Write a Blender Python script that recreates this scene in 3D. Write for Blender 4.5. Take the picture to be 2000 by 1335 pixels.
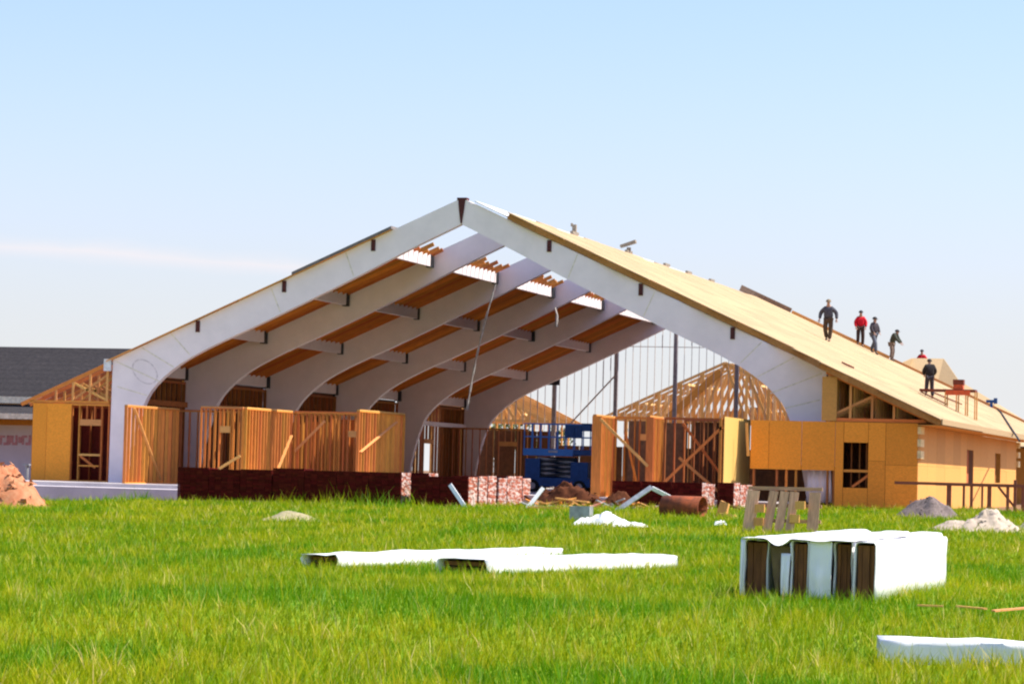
import bpy, bmesh, math, random
import numpy as np
from mathutils import Vector, Matrix, noise
random.seed(7); rng = np.random.default_rng(7)
for o in list(bpy.data.objects): bpy.data.objects.remove(o)
SC = bpy.context.scene
COL = SC.collection

# ------------------------------------------------------------------ camera
FPX = 5681.5; YAW, PIT, ROL = -.2754, .0446, .0264
CAM = Vector((31.945, -105.524, .816))
FW = Vector((math.sin(YAW)*math.cos(PIT), math.cos(YAW)*math.cos(PIT), math.sin(PIT)))
RT = Vector((math.cos(YAW), -math.sin(YAW), 0)); UP = RT.cross(FW)
R2 = RT*math.cos(ROL) + UP*math.sin(ROL); U2 = -RT*math.sin(ROL) + UP*math.cos(ROL)
cd = bpy.data.cameras.new('camera'); cam = bpy.data.objects.new('camera', cd); COL.objects.link(cam)
cam.matrix_world = Matrix(((R2.x, U2.x, -FW.x, CAM.x), (R2.y, U2.y, -FW.y, CAM.y), (R2.z, U2.z, -FW.z, CAM.z), (0, 0, 0, 1)))
cd.sensor_width = 36; cd.lens = 36*FPX/2000; cd.clip_start = .5; cd.clip_end = 6000
SC.camera = cam
# ------------------------------------------------------------------ sun, sky, exposure
SUN = Vector((1, .30, 1.5)).normalized()
EXPOSURE = .9; SUN_STRENGTH = 5.0; SKY_STRENGTH = .15
sd = bpy.data.lights.new('sun', 'SUN'); sd.energy = SUN_STRENGTH; sd.angle = math.radians(.53); sd.color = (1, .94, .84)
so = bpy.data.objects.new('sun', sd); COL.objects.link(so)
so.rotation_euler = SUN.to_track_quat('Z', 'Y').to_euler(); so.location = (60, 20, 90)
w = bpy.data.worlds.new('World'); SC.world = w; w.use_nodes = True
nt = w.node_tree; nt.nodes.clear()
bg = nt.nodes.new('ShaderNodeBackground'); wo = nt.nodes.new('ShaderNodeOutputWorld'); sky = nt.nodes.new('ShaderNodeTexSky')
sky.sky_type = 'NISHITA'; sky.sun_disc = False
sky.sun_elevation = math.asin(SUN.z); sky.sun_rotation = math.atan2(SUN.x, SUN.y)
sky.altitude = 0; sky.air_density = 1.2; sky.dust_density = 1.8; sky.ozone_density = 1.6
# slight tint, white haze low over the horizon all round, and one thin streak of cloud
Nn = nt.nodes.new; Lk = nt.links.new
def math_node(op, a, b=None, clamp=False):
    n = Nn('ShaderNodeMath'); n.operation = op; n.use_clamp = clamp
    for i, v in enumerate((a, b)):
        if v is None: continue
        if isinstance(v, (int, float)): n.inputs[i].default_value = v
        else: Lk(v, n.inputs[i])
    return n.outputs[0]
def mixc(fac, c1, c2, mode='MIX'):
    n = Nn('ShaderNodeMixRGB'); n.blend_type = mode
    for k, v in (('Fac', fac), ('Color1', c1), ('Color2', c2)):
        if isinstance(v, tuple): n.inputs[k].default_value = v
        elif isinstance(v, (int, float)): n.inputs[k].default_value = v
        else: Lk(v, n.inputs[k])
    return n.outputs[0]
tc = Nn('ShaderNodeTexCoord'); sp = Nn('ShaderNodeSeparateXYZ'); Lk(tc.outputs['Generated'], sp.inputs[0])
base = mixc(1, sky.outputs['Color'], (.64, .675, .93, 1), 'MULTIPLY')
hz_ = math_node('MULTIPLY', math_node('POWER', math_node('SUBTRACT', 1, math_node('DIVIDE', sp.outputs['Z'], .20), True), 1.9), .96)
HZ = 1/(SKY_STRENGTH*2**EXPOSURE)
base = mixc(hz_, base, (.93*HZ, .945*HZ, .96*HZ, 1))
def pix_dir(x, y): return (FW + R2*((x-1000)/FPX) - U2*((y-667.5)/FPX)).normalized()
d1, d2 = pix_dir(0, 480), pix_dir(560, 521); nrm = d1.cross(d2).normalized(); mid = pix_dir(120, 488)
def dot(v):
    n = Nn('ShaderNodeVectorMath'); n.operation = 'DOT_PRODUCT'; Lk(tc.outputs['Generated'], n.inputs[0]); n.inputs[1].default_value = v; return n.outputs['Value']
nz = Nn('ShaderNodeTexNoise'); nz.inputs['Scale'].default_value = 26; nz.inputs['Detail'].default_value = 5; mp = Nn('ShaderNodeMapping'); mp.inputs['Scale'].default_value = (1, 1, 4)
Lk(tc.outputs['Generated'], mp.inputs[0]); Lk(mp.outputs[0], nz.inputs['Vector'])
off = math_node('ADD', dot(nrm), math_node('MULTIPLY', math_node('SUBTRACT', nz.outputs['Fac'], .5), .006))
band = math_node('POWER', math_node('SUBTRACT', 1, math_node('DIVIDE', math_node('ABSOLUTE', off), .0055), True), 1.6)
along = math_node('DIVIDE', math_node('SUBTRACT', dot(mid), .9925), .0045, True)
st = math_node('MULTIPLY', math_node('MULTIPLY', band, along), math_node('ADD', math_node('MULTIPLY', nz.outputs['Fac'], .8), .25))
base = mixc(st, base, (.96*HZ, .90*HZ, .93*HZ, 1))
Lk(base, bg.inputs['Color']); Lk(bg.outputs[0], wo.inputs['Surface'])
bg.inputs['Strength'].default_value = SKY_STRENGTH
vs = SC.view_settings; vs.view_transform = 'Standard'; vs.look = 'None'; vs.exposure = EXPOSURE; vs.gamma = 1; vs.use_curve_mapping = False
SC.render.engine = 'CYCLES'; SC.cycles.max_bounces = 7; SC.cycles.diffuse_bounces = 4; SC.cycles.glossy_bounces = 2
SC.cycles.pixel_filter_type = 'BLACKMAN_HARRIS'; SC.cycles.filter_width = 2.2

# ------------------------------------------------------------------ photograph -> world helpers (each point gets its own real distance)
def ray(x, y): return FW + R2*((x-1000)/FPX) - U2*((y-667.5)/FPX)
def atY(x, y, v): d = ray(x, y); return CAM + d*((v-CAM.y)/d.y)
def atX(x, y, v): d = ray(x, y); return CAM + d*((v-CAM.x)/d.x)
def atZ(x, y, v): d = ray(x, y); return CAM + d*((v-CAM.z)/d.z)
def sstep(a, b, x): t = max(0, min(1, (x-a)/(b-a))); return t*t*(3-2*t)
def ground_z(X, Y):
    base = -.72 + (max(-20, min(20, X))+16)*.0165
    n = .05*noise.noise(Vector((X*.13, Y*.13, 0))) + .03*noise.noise(Vector((X*.4, Y*.4, 3)))
    return -.83 + (base+.83)*sstep(-62, -4, Y) + n
def onG(x, y, lift=0):
    d = ray(x, y); z = -.6
    for i in range(25):
        p = CAM + d*((z-CAM.z)/d.z); z = .5*z + .5*(ground_z(p.x, p.y)+lift)
    return CAM + d*((z-CAM.z)/d.z)
RS = .45
def roof_z(X): return 11.45 - RS*abs(X)
def onRoof(x, y):
    d = ray(x, y); t = (11.45 - RS*CAM.x - CAM.z)/(d.z + RS*d.x); return CAM + d*t

# ------------------------------------------------------------------ materials
MATS = {}
def mat(name, col, rough=.8, var=.12, grain=None, gscale=6, gamt=.25, col2=None, bump=0, bscale=30, metal=0, spec=.3, sat=.0, trans=0, random_hue=0):
    if name in MATS: return MATS[name]
    m = bpy.data.materials.new(name); m.use_nodes = True; t = m.node_tree; b = t.nodes['Principled BSDF']
    b.inputs['Roughness'].default_value = rough; b.inputs['Metallic'].default_value = metal; b.inputs['Specular IOR Level'].default_value = spec
    L = t.links.new; N = t.nodes.new
    tc = N('ShaderNodeTexCoord'); oi = N('ShaderNodeObjectInfo'); mul = N('ShaderNodeVectorMath'); mul.operation = 'SCALE'
    off = N('ShaderNodeCombineXYZ'); mr = N('ShaderNodeMath'); mr.operation = 'MULTIPLY'; mr.inputs[1].default_value = 97
    L(oi.outputs['Random'], mr.inputs[0])
    for i in range(3): L(mr.outputs[0], off.inputs[i])
    ad = N('ShaderNodeVectorMath'); L(tc.outputs['Object'], ad.inputs[0]); L(off.outputs[0], ad.inputs[1])
    sc = N('ShaderNodeVectorMath'); sc.operation = 'MULTIPLY'; sc.inputs[1].default_value = grain or (1, 1, 1); L(ad.outputs[0], sc.inputs[0])
    nz = N('ShaderNodeTexNoise'); nz.inputs['Scale'].default_value = gscale; nz.inputs['Detail'].default_value = 5; nz.inputs['Roughness'].default_value = .6
    L(sc.outputs[0], nz.inputs['Vector'])
    rp = N('ShaderNodeMapRange'); rp.inputs[1].default_value = .3; rp.inputs[2].default_value = .7; L(nz.outputs['Fac'], rp.inputs[0])
    mixc = N('ShaderNodeMixRGB'); c2 = col2 or tuple(c*(1-gamt*1.6) for c in col)
    mixc.inputs['Color1'].default_value = (*col, 1); mixc.inputs['Color2'].default_value = (*c2, 1); L(rp.outputs[0], mixc.inputs['Fac'])
    hs = N('ShaderNodeHueSaturation'); L(mixc.outputs[0], hs.inputs['Color'])
    v = N('ShaderNodeMapRange'); v.inputs[3].default_value = 1-var; v.inputs[4].default_value = 1+var; L(oi.outputs['Random'], v.inputs[0]); L(v.outputs[0], hs.inputs['Value'])
    if random_hue:
        h = N('ShaderNodeMapRange'); h.inputs[3].default_value = .5-random_hue; h.inputs[4].default_value = .5+random_hue
        fr = N('ShaderNodeMath'); fr.operation = 'FRACT'; L(mr.outputs[0], fr.inputs[0]); L(fr.outputs[0], h.inputs[0]); L(h.outputs[0], hs.inputs['Hue'])
    L(hs.outputs[0], b.inputs['Base Color'])
    if bump:
        bn = N('ShaderNodeTexNoise'); bn.inputs['Scale'].default_value = bscale; bn.inputs['Detail'].default_value = 4; L(sc.outputs[0], bn.inputs['Vector'])
        bp = N('ShaderNodeBump'); bp.inputs['Strength'].default_value = bump; bp.inputs['Distance'].default_value = .02; L(bn.outputs['Fac'], bp.inputs['Height']); L(bp.outputs[0], b.inputs['Normal'])
    MATS[name] = m; return m
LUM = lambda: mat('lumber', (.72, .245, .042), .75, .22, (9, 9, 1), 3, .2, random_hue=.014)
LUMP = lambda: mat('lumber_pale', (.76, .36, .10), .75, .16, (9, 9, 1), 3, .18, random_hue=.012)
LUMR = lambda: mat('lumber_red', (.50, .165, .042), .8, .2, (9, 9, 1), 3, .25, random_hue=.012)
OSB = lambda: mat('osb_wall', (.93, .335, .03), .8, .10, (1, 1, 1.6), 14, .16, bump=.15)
OSBR = lambda: mat('osb_roof', (.40, .275, .135), .85, .10, (1, 1.5, 1), 10, .12, bump=.12)
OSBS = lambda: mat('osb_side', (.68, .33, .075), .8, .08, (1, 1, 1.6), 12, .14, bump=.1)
WHT = lambda: mat('white_wrap', (.91, .79, .75), .6, .03, (1, 1, 1), 1.1, .07, bump=.5, bscale=2.2)
WHB = lambda: mat('white_wrap_field', (.84, .82, .79), .5, .03, (1, 1, 1), 2.5, .06, bump=.35, bscale=5)
STEEL = lambda: mat('steel_maroon', (.10, .018, .014), .6, .1)
DARK = lambda: mat('steel_dark', (.035, .035, .04), .6, .1)
GREY = lambda: mat('steel_grey', (.48, .43, .42), .5, .1)
GALV = lambda: mat('galvanised', (.42, .43, .44), .4, .1, metal=.3)
CONC = lambda: mat('concrete', (.55, .50, .47), .9, .04, None, 1.2, .2, bump=.2)
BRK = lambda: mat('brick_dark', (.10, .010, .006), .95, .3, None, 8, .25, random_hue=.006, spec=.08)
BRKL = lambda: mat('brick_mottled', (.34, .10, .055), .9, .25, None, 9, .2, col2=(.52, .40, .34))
BLUE = lambda: mat('lift_blue', (.025, .22, .66), .4, .05, None, 4, .15, spec=.5)
BLUD = lambda: mat('lift_navy', (.015, .08, .26), .5, .05)
BLK = lambda: mat('black_rubber', (.015, .015, .017), .8, .1)

# ------------------------------------------------------------------ object helpers
WM = {}
def link(name, me, world=None, parent=None):
    o = bpy.data.objects.new(name, me); COL.objects.link(o)
    world = world if world is not None else Matrix.Identity(4); WM[o.name] = world
    if parent is not None:
        o.parent = parent; o.matrix_parent_inverse = WM[parent.name].inverted()
    o.matrix_basis = world
    return o
def T(o, label, cat=None, group=None, kind=None):
    if label: o['label'] = label
    if cat: o['category'] = cat
    if group: o['group'] = group
    if kind: o['kind'] = kind
    return o
def root(name, loc, label, cat, group=None): return T(link(name, None, Matrix.Translation(Vector(loc))), label, cat, group)
def meshpy(name, V, F, m, smooth=False):
    me = bpy.data.meshes.new(name); me.from_pydata([tuple(v) for v in V], [], F); me.update()
    if m: me.materials.append(m)
    if smooth:
        for p in me.polygons: p.use_smooth = True
    return me
BOXF = [(0, 3, 2, 1), (4, 5, 6, 7), (0, 1, 5, 4), (1, 2, 6, 5), (2, 3, 7, 6), (3, 0, 4, 7)]
def boxv(lo, hi):
    (a, b, c), (d, e, f) = lo, hi
    return [(a, b, c), (d, b, c), (d, e, c), (a, e, c), (a, b, f), (d, b, f), (d, e, f), (a, e, f)]
CACHE = {}
def boxmesh(sx, sy, sz, m):
    k = (round(sx, 3), round(sy, 3), round(sz, 2), m.name)
    if k not in CACHE: CACHE[k] = meshpy('box', boxv((-sx/2, -sy/2, -k[2]/2), (sx/2, sy/2, k[2]/2)), BOXF, m)
    return CACHE[k]
def box(name, lo, hi, m, parent=None):
    lo, hi = Vector(lo), Vector(hi); s = hi-lo
    return link(name, boxmesh(abs(s.x), abs(s.y), abs(s.z), m), Matrix.Translation((lo+hi)/2), parent)
def member(name, p0, p1, wdt, thk, m, parent=None, side=(0, 1, 0)):
    """straight timber from p0 to p1; wdt across `side`, thk the other way"""
    p0, p1 = Vector(p0), Vector(p1); z = p1-p0; L = z.length; z.normalize()
    x = Vector(side); x = x - z*x.dot(z)
    if x.length < 1e-4: x = Vector((1, 0, 0)) - z*z.x
    x.normalize(); y = z.cross(x); c = (p0+p1)/2
    M = Matrix(((x.x, y.x, z.x, c.x), (x.y, y.y, z.y, c.y), (x.z, y.z, z.z, c.z), (0, 0, 0, 1)))
    return link(name, boxmesh(wdt, thk, L, m), M, parent)
class MB:
    def __init__(s): s.V = []; s.F = []
    def add(s, V, F): n = len(s.V); s.V += [tuple(v) for v in V]; s.F += [tuple(i+n for i in f) for f in F]; return s
    def box(s, lo, hi): return s.add(boxv(lo, hi), BOXF)
    def bar(s, p0, p1, r, n=8, r1=None):
        p0, p1 = Vector(p0), Vector(p1); z = (p1-p0).normalized(); x = z.orthogonal().normalized(); y = z.cross(x); r1 = r if r1 is None else r1
        V = [p0 + (x*math.cos(2*math.pi*i/n)+y*math.sin(2*math.pi*i/n))*r for i in range(n)] + [p1 + (x*math.cos(2*math.pi*i/n)+y*math.sin(2*math.pi*i/n))*r1 for i in range(n)]
        return s.add(V, [(i, (i+1) % n, n+(i+1) % n, n+i) for i in range(n)] + [tuple(range(n))[::-1], tuple(range(n, 2*n))])
    def build(s, name, m, parent=None, smooth=False): return link(name, meshpy(name, s.V, s.F, m, smooth), None, parent)

# ================================================================== GROUND
def build_ground():
    # near part finely subdivided, far part to the horizon, one sheet
    xs = sorted(set([-3000, -800, -200, -90] + [float(v) for v in np.arange(-60, 70, 1.5)] + [90, 200, 800, 3000]))
    ys = sorted(set([-800, -250, -140] + [float(v) for v in np.arange(-112, 60, 1.5)] + [75, 110, 200, 500, 1500, 4500]))
    V = []; F = []
    for y in ys:
        for x in xs: V.append((x, y, ground_z(x, y) if abs(x) < 70 and -113 < y < 70 else ground_z(max(-60, min(68, x)), max(-112, min(58, y)))))
    nx = len(xs)
    for j in range(len(ys)-1):
        for i in range(nx-1): F.append((j*nx+i, j*nx+i+1, (j+1)*nx+i+1, (j+1)*nx+i))
    m = bpy.data.materials.new('soil_and_turf'); m.use_nodes = True; t = m.node_tree; b = t.nodes['Principled BSDF']; b.inputs['Roughness'].default_value = .95
    b.inputs['Specular IOR Level'].default_value = .1
    N = t.nodes.new; tc = N('ShaderNodeTexCoord'); a = N('ShaderNodeTexNoise'); a.inputs['Scale'].default_value = 1.3; a.inputs['Detail'].default_value = 6
    r = N('ShaderNodeValToRGB'); e = r.color_ramp.elements; e[0].position = .35; e[0].color = (.10, .19, .004, 1); e[1].position = .7; e[1].color = (.20, .25, .01, 1)
    sp = N('ShaderNodeSeparateXYZ'); t.links.new(tc.outputs['Object'], sp.inputs[0])
    n2 = N('ShaderNodeTexNoise'); n2.inputs['Scale'].default_value = .35; n2.inputs['Detail'].default_value = 4
    ma = N('ShaderNodeMath'); ma.operation = 'MULTIPLY_ADD'; ma.inputs[1].default_value = 8; t.links.new(n2.outputs['Fac'], ma.inputs[0]); t.links.new(sp.outputs['Y'], ma.inputs[2])
    mr = N('ShaderNodeMapRange'); mr.inputs[1].default_value = -8.5; mr.inputs[2].default_value = -6.5; t.links.new(ma.outputs[0], mr.inputs[0])
    mx = N('ShaderNodeMixRGB'); mx.inputs['Color2'].default_value = (.20, .115, .06, 1)
    t.links.new(tc.outputs['Object'], a.inputs['Vector']); t.links.new(tc.outputs['Object'], n2.inputs['Vector']); t.links.new(a.outputs['Fac'], r.inputs['Fac'])
    t.links.new(r.outputs[0], mx.inputs['Color1']); t.links.new(mr.outputs[0], mx.inputs['Fac']); t.links.new(mx.outputs[0], b.inputs['Base Color'])
    T(link('ground', meshpy('ground', V, F, m, True)), None, None, None, 'structure')
build_ground()
box('slab', (-18.2, -5.0, -.9), (13.2, 52, 0), CONC())['kind'] = 'structure'
box('apron', (-18.6, -7.7, -.95), (-6.6, -5.003, -.145), mat('concrete_pale', (.60, .54, .54), .9, .04, None, 1.2, .15, bump=.2))['kind'] = 'structure'

# ================================================================== HALL
FY = [0, 7.481, 17.051, 26.536, 36.188, 48.009]; ATH = .32
BX = [3.49, 7.069, 10.591, 14.06]
H0 = 11.15
hall = root('timber_hall', (0, 0, 0), 'large hall under construction with white arched frames and pale sheathed roof', 'building')
inner = [(.02, 10.15), (2.03, 9.19), (4.06, 8.17), (6.06, 7.20), (8.3, 6.15), (10.1, 5.33), (11.4, 4.60), (12.35, 3.76), (12.8, 2.95), (13.2, 1.6), (13.5, 0)]
def catmull(P, n=4):
    out = []
    for i in range(len(P)-1):
        p0, p1, p2, p3 = P[max(0, i-1)], P[i], P[i+1], P[min(len(P)-1, i+2)]
        for k in range(n):
            t = k/n; out.append(tuple(.5*((2*p1[j]) + (p2[j]-p0[j])*t + (2*p0[j]-5*p1[j]+4*p2[j]-p3[j])*t*t + (-p0[j]+3*p1[j]-3*p2[j]+p3[j])*t**3) for j in (0, 1)))
    return out + [P[-1]]
IN = catmull(inner)
def arch_mesh(sgn):
    poly = [(.02, H0), (14.12, 4.80), (14.15, 0)] + IN[::-1]
    bm = bmesh.new()
    a = [bm.verts.new((sgn*x, 0, z)) for x, z in poly]; b = [bm.verts.new((sgn*x, ATH, z)) for x, z in poly]
    n = len(poly)
    bm.faces.new(a); bm.faces.new(b[::-1])
    for i in range(n): bm.faces.new((a[i], b[i], b[(i+1) % n], a[(i+1) % n]))
    bmesh.ops.recalc_face_normals(bm, faces=bm.faces[:])
    me = bpy.data.meshes.new('arch_half'); bm.to_mesh(me); bm.free(); me.materials.append(WHT()); return me
AM = {s: arch_mesh(s) for s in (-1, 1)}
STRAP = mat('wrap_tape', (.93, .81, .62), .6, .03)
for k, y in enumerate(FY):
    for s in (-1, 1):
        h = link('arch_half', AM[s], Matrix.Translation((0, y, 0)), hall)
        if k == 0: h['label'] = 'white wrapped arch half at the open front, ' + ('left' if s < 0 else 'right') + ' side'
        for j, bx in enumerate(BX):
            if s > 0 and k > 0 and j > 1: continue
            zt = H0 - RS*bx
            if k == 0:
                if j < 3: box('bracket', (s*bx-.085, y-.035, zt-.46), (s*bx+.085, y-.002, zt-.02), STEEL(), h)
            else:
                wd = random.choice((.10, .11, .16)); box('bracket', (s*bx-.10, y-random.uniform(.25, .42), zt-.55), (s*bx+wd, y-.002, zt-.035), DARK(), h)
        if k == 0:   # taped wrap seams on the knees and a faint printed stamp
            for (x0, z0, x1, z1) in [(13.9, 3.75, 12.62, 3.42), (13.95, 4.72, 12.05, 3.95), (12.9, 5.28, 11.55, 4.55), (11.7, 5.85, 10.9, 5.05), (7.6, 7.65, 7.2, 6.75), (4.6, 9.05, 4.25, 8.15)]:
                member('tape_seam', (s*x0, y-.003, z0), (s*x1, y-.003, z1), .004, .045, STRAP, h)
            if s < 0:
                c = (-12.75, 4.35); n = 28; V = []; F = []
                for i in range(n):
                    a = 2*math.pi*i/n
                    for r in (1, .88): 
                        u, v = .62*r*math.cos(a), .42*r*math.sin(a); V.append((c[0]+u*.8+v*.6, -.004, c[1]-u*.6+v*.8))
                F = [(2*i, 2*i+1, (2*i+3) % (2*n), (2*i+2) % (2*n)) for i in range(n)]
                link('printed_stamp', meshpy('printed_stamp', V, F, mat('stamp_ink', (.905, .765, .73), .6, 0)), None, h)
    # apex plate
    m = MB(); V = []
    for yy in (y-.03, y+ATH+.03): V += [(-.15, yy, H0+.01), (.15, yy, H0+.01), (.10, yy, H0-.45), (.03, yy, 10.2), (-.03, yy, 10.2), (-.10, yy, H0-.45)]
    m.add(V, [(0, 5, 4, 3, 2, 1), (6, 7, 8, 9, 10, 11)] + [(i, (i+1) % 6, 6+(i+1) % 6, 6+i) for i in range(6)])
    m.box((-.19, y-.02, H0-.07), (.19, y+ATH+.02, H0+.02)); m.build('apex_plate', STEEL() if k == 0 else DARK(), hall)
# purlins between the arches
PUR = mat('white_purlin', (.86, .76, .72), .6, .05, None, 1, .06)
for k in range(5):
    for s in (-1, 1):
        for j, bx in enumerate(BX):
            zt = H0 - RS*bx - .03
            member('purlin', (s*bx, FY[k]+ATH+.003, zt-.24), (s*bx, FY[k+1]-.055, zt-.24), .17, .48, PUR, hall, side=(1, 0, 0))
# common rafters running up the slope
for k in range(5):
    y = FY[k]+ATH+.25
    while y < FY[k+1]-.2:
        for s in (-1, 1):
            x0 = 2.95+random.uniform(-.2, .25)
            if s > 0: x0 = 1.75+random.uniform(-.1, .15)
            member('rafter', (s*x0, y, H0-RS*x0-.06), (s*14.3, y, H0-RS*14.3-.06), .045, .16, LUM(), hall)
        y += .61
# left roof deck panels
DECK = mat('deck_board', (.86, .32, .045), .8, .12, (6, 1, 1), 3, .25)
def slope_panel(s, x0, x1, y0, y1, z0f, thk, m, parent, name='roof_panel'):
    p = [(s*x0, y0, z0f(x0)), (s*x1, y0, z0f(x1)), (s*x1, y1, z0f(x1)), (s*x0, y1, z0f(x0))]
    V = p + [(a, b, c+thk) for a, b, c in p]; F = BOXF if s > 0 else [f[::-1] for f in BOXF]
    c = Vector(((s*(x0+x1)/2), (y0+y1)/2, z0f((x0+x1)/2)))
    return link(name, meshpy(name, [Vector(v)-c for v in V], F, m), Matrix.Translation(c), parent)
xs = np.linspace(3.42, 14.35, 11); ysL = np.linspace(-.12, 50, 19)
for i in range(10):
    for j in range(18):
        
        ov = (-.06 if j == 0 else 0)
        slope_panel(-1, xs[i]+((random.uniform(-.05, .12) if j else -.65) if i == 0 else .002), xs[i+1]-.002, ysL[j]+.002+ov, ysL[j+1]-.002, lambda x: H0+.02-RS*x, .03+random.uniform(0, .004), DECK if j else LUMP(), hall, 'deck_panel')
FELT = mat('felt_grey', (.20, .17, .155), .9, .1)
slope_panel(-1, 2.72, 6.7, -.24, 2.2, lambda x: H0+.03-RS*x, .11, FELT, hall, 'roof_felt')
# right roof deck: 15 x 20 panels down to the eave of the wing
xs = np.linspace(1.85, 18.55, 16); YE = 50.2
def front_edge(x): return -.12 - 1.75*sstep(12.2, 15.2, x) + .10*math.sin(x*1.7)
for i in range(15):
    ys = np.linspace(front_edge((xs[i]+xs[i+1])/2), YE, 21)
    for j in range(20):
        x0 = xs[i]+.002; 
        if i == 0: x0 += random.uniform(-.25, .15)
        slope_panel(1, x0, xs[i+1]-.002, ys[j]+.002, ys[j+1]-.002, lambda x: 11.41-RS*x, .036+random.uniform(0, .006), OSBR(), hall)
for q in range(9):   # white membrane strips along the ridge side of the decking
    a, b = -.1+q*5.58, -.1+(q+1)*5.58
    slope_panel(1, .42+random.uniform(0, .12), 1.80+random.uniform(-.05, .1), a+.01, b-.01, lambda x: 11.24-RS*x, .05, mat('ridge_membrane', (.86, .84, .80), .6, .03), hall, 'ridge_membrane')
# barge and fascia boards
EDGE = mat('edge_board', (.48, .21, .05), .8, .1, (1, 6, 6), 2, .2)
for i in range(15):
    x0, x1 = xs[i+1-1]+.02, xs[i+1]+.02
    y0, y1 = front_edge(x0), front_edge(x1)
    member('barge_board', (x0, y0+.05, 11.30-RS*x0), (x1, y1+.05, 11.30-RS*x1), .05, .22, EDGE, hall)
member('fascia', (18.60, -1.85, 3.0), (18.60, 34, 3.0), .05, .20, OSBR(), hall, side=(1, 0, 0))
member('rear_barge_board', (.8, YE+.03, 11.53-RS*.8), (3.6, YE+.03, 11.53-RS*3.6), .06, .34, mat('barge_dark', (.30, .19, .12), .8, .1), hall)
member('rear_barge_board', (3.65, YE+.03, 11.50-RS*3.65), (9.0, YE+.03, 11.50-RS*9.0), .06, .24, LUMP(), hall)
member('rear_barge_board', (9.05, YE+.03, 11.48-RS*9.05), (18.4, YE+.03, 11.48-RS*18.4), .06, .2, LUMP(), hall)
# soffit under right wing eave
box('soffit', (17.72, -1.8, 2.86), (18.57, 34, 2.88), OSBS(), hall)
# ridge boards / roof jacks along the sheathing's upper edge
for (x, y), L, tilt in [((1122, 466), .55, .9), ((1228, 491), .75, .5), ((1302, 526), .4, 0), ((1345, 542), .5, 0), ((1390, 556), .4, .1)]:
    p = atX(x, y, 1.5); p.z = roof_z(1.5)-.04
    m = MB(); m.box((-.06, -.5, 0), (.06, .5, .12))
    if x == 1122: m.box((-.09, -.08, .12), (.07, .08, .42)); m.box((-.16, -.06, .34), (-.09, .06, .48))
    if x == 1228: m.box((-.08, -.08, .12), (.08, .08, .26)); m.add([(-.36, -.12, .24), (.34, -.12, .46), (.34, .12, .46), (-.36, .12, .24), (-.40, -.12, .36), (.30, -.12, .60), (.30, .12, .60), (-.40, .12, .36)], BOXF)
    o = m.build('roof_jack', mat('jack_wood', (.30, .24, .17), .8, .1)); o.matrix_basis = Matrix.Translation(p); WM[o.name] = o.matrix_basis
    T(o, None); 
    o['_px'] = x
JL = {1122: 'small upright timber block near the ridge, first behind the front arch', 1228: 'timber block with a tilted plank near the ridge', 1302: 'low timber cleat on the ridge, left of two dark ones', 1345: 'low timber cleat on the ridge between two other cleats', 1390: 'low timber cleat on the ridge nearest the raised rear edge'}
for o in [o for o in COL.objects if '_px' in o]: T(o, JL[o['_px']], 'timber block', 'timber blocks along the ridge'); del o['_px']

# ---- stud framing
def stud_run(parent, p0, p1, z0, z1, spacing=.41, w=.042, d=.13, gaps=(), m=None, plates=True, cap=None):
    """studs of one straight wall as parts of `parent`; gaps = [(a, b, header z)] along the run"""
    p0, p1 = Vector((p0[0], p0[1], 0)), Vector((p1[0], p1[1], 0)); D = p1-p0; L = D.length; D.normalize(); nrm = Vector((-D.y, D.x, 0)); m = m or LUM
    def P(t, z): return p0 + D*t + Vector((0, 0, z))
    if plates:
        member('top_plate', P(0, z1-.022), P(L, z1-.022), d, .044, m(), parent, nrm)
        member('top_plate', P(.01, z1+.024), P(L-.01, z1+.024), d-.006, .044, (cap or m)(), parent, nrm)
        member('bottom_plate', P(0, z0+.022), P(L, z0+.022), d, .044, m(), parent, nrm)
    n = max(1, round(L/spacing))
    for i in range(n+1):
        t = min(max(L*i/n, w/2+.001), L-w/2-.001)
        if any(a < t < b for a, b, h in gaps): continue
        t += random.uniform(-.02, .02) if 0 < i < n else 0
        member('stud', P(t, z0+.046), P(t, z1-.046), d-.01, w, m(), parent, nrm)
    for a, b, h in gaps:
        for t in (a+.02, b-.02): member('stud', P(t, z0+.046), P(t, z1-.046), d-.01, w, m(), parent, nrm)
        member('header', P(a+.05, h+.12), P(b-.05, h+.12), d-.02, .24, LUMP(), parent, nrm)
        for i in range(1, 3): member('cripple_stud', P(a+(b-a)*i/3, h+.24), P(a+(b-a)*i/3, z1-.046), d-.012, w, m(), parent, nrm)
# left side wall of the hall between the arch legs (studs plus outside boarding)
for k in range(5):
    y0, y1 = FY[k]+ATH+.03, FY[k+1]-.03
    gaps = [(4.2, 6.0, 2.2)] if k == 4 else []
    wl = link('side_wall', None, Matrix.Translation((-14.1, y0, 0)), hall)
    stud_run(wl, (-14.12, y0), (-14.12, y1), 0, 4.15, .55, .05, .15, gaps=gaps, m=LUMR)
    member('girt', (-14.0, y0, 3.25), (-14.0, y1, 3.25), .12, .22, PUR if k == 4 else LUMR(), wl, (1, 0, 0))
    a = y0
    while a < y1-.1:
        b = min(a+2.44, y1)
        if not (k == 4 and a < y0+6 and b > y0+4.2): box('boarding', (-14.25, a+.003, 0), (-14.22, b-.003, 4.3), mat('boarding_dark', (.22, .09, .034), .85, .2), wl)
        a = b
wl = link('side_wall', None, Matrix.Translation((14.4, 2, 0)), hall)
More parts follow.
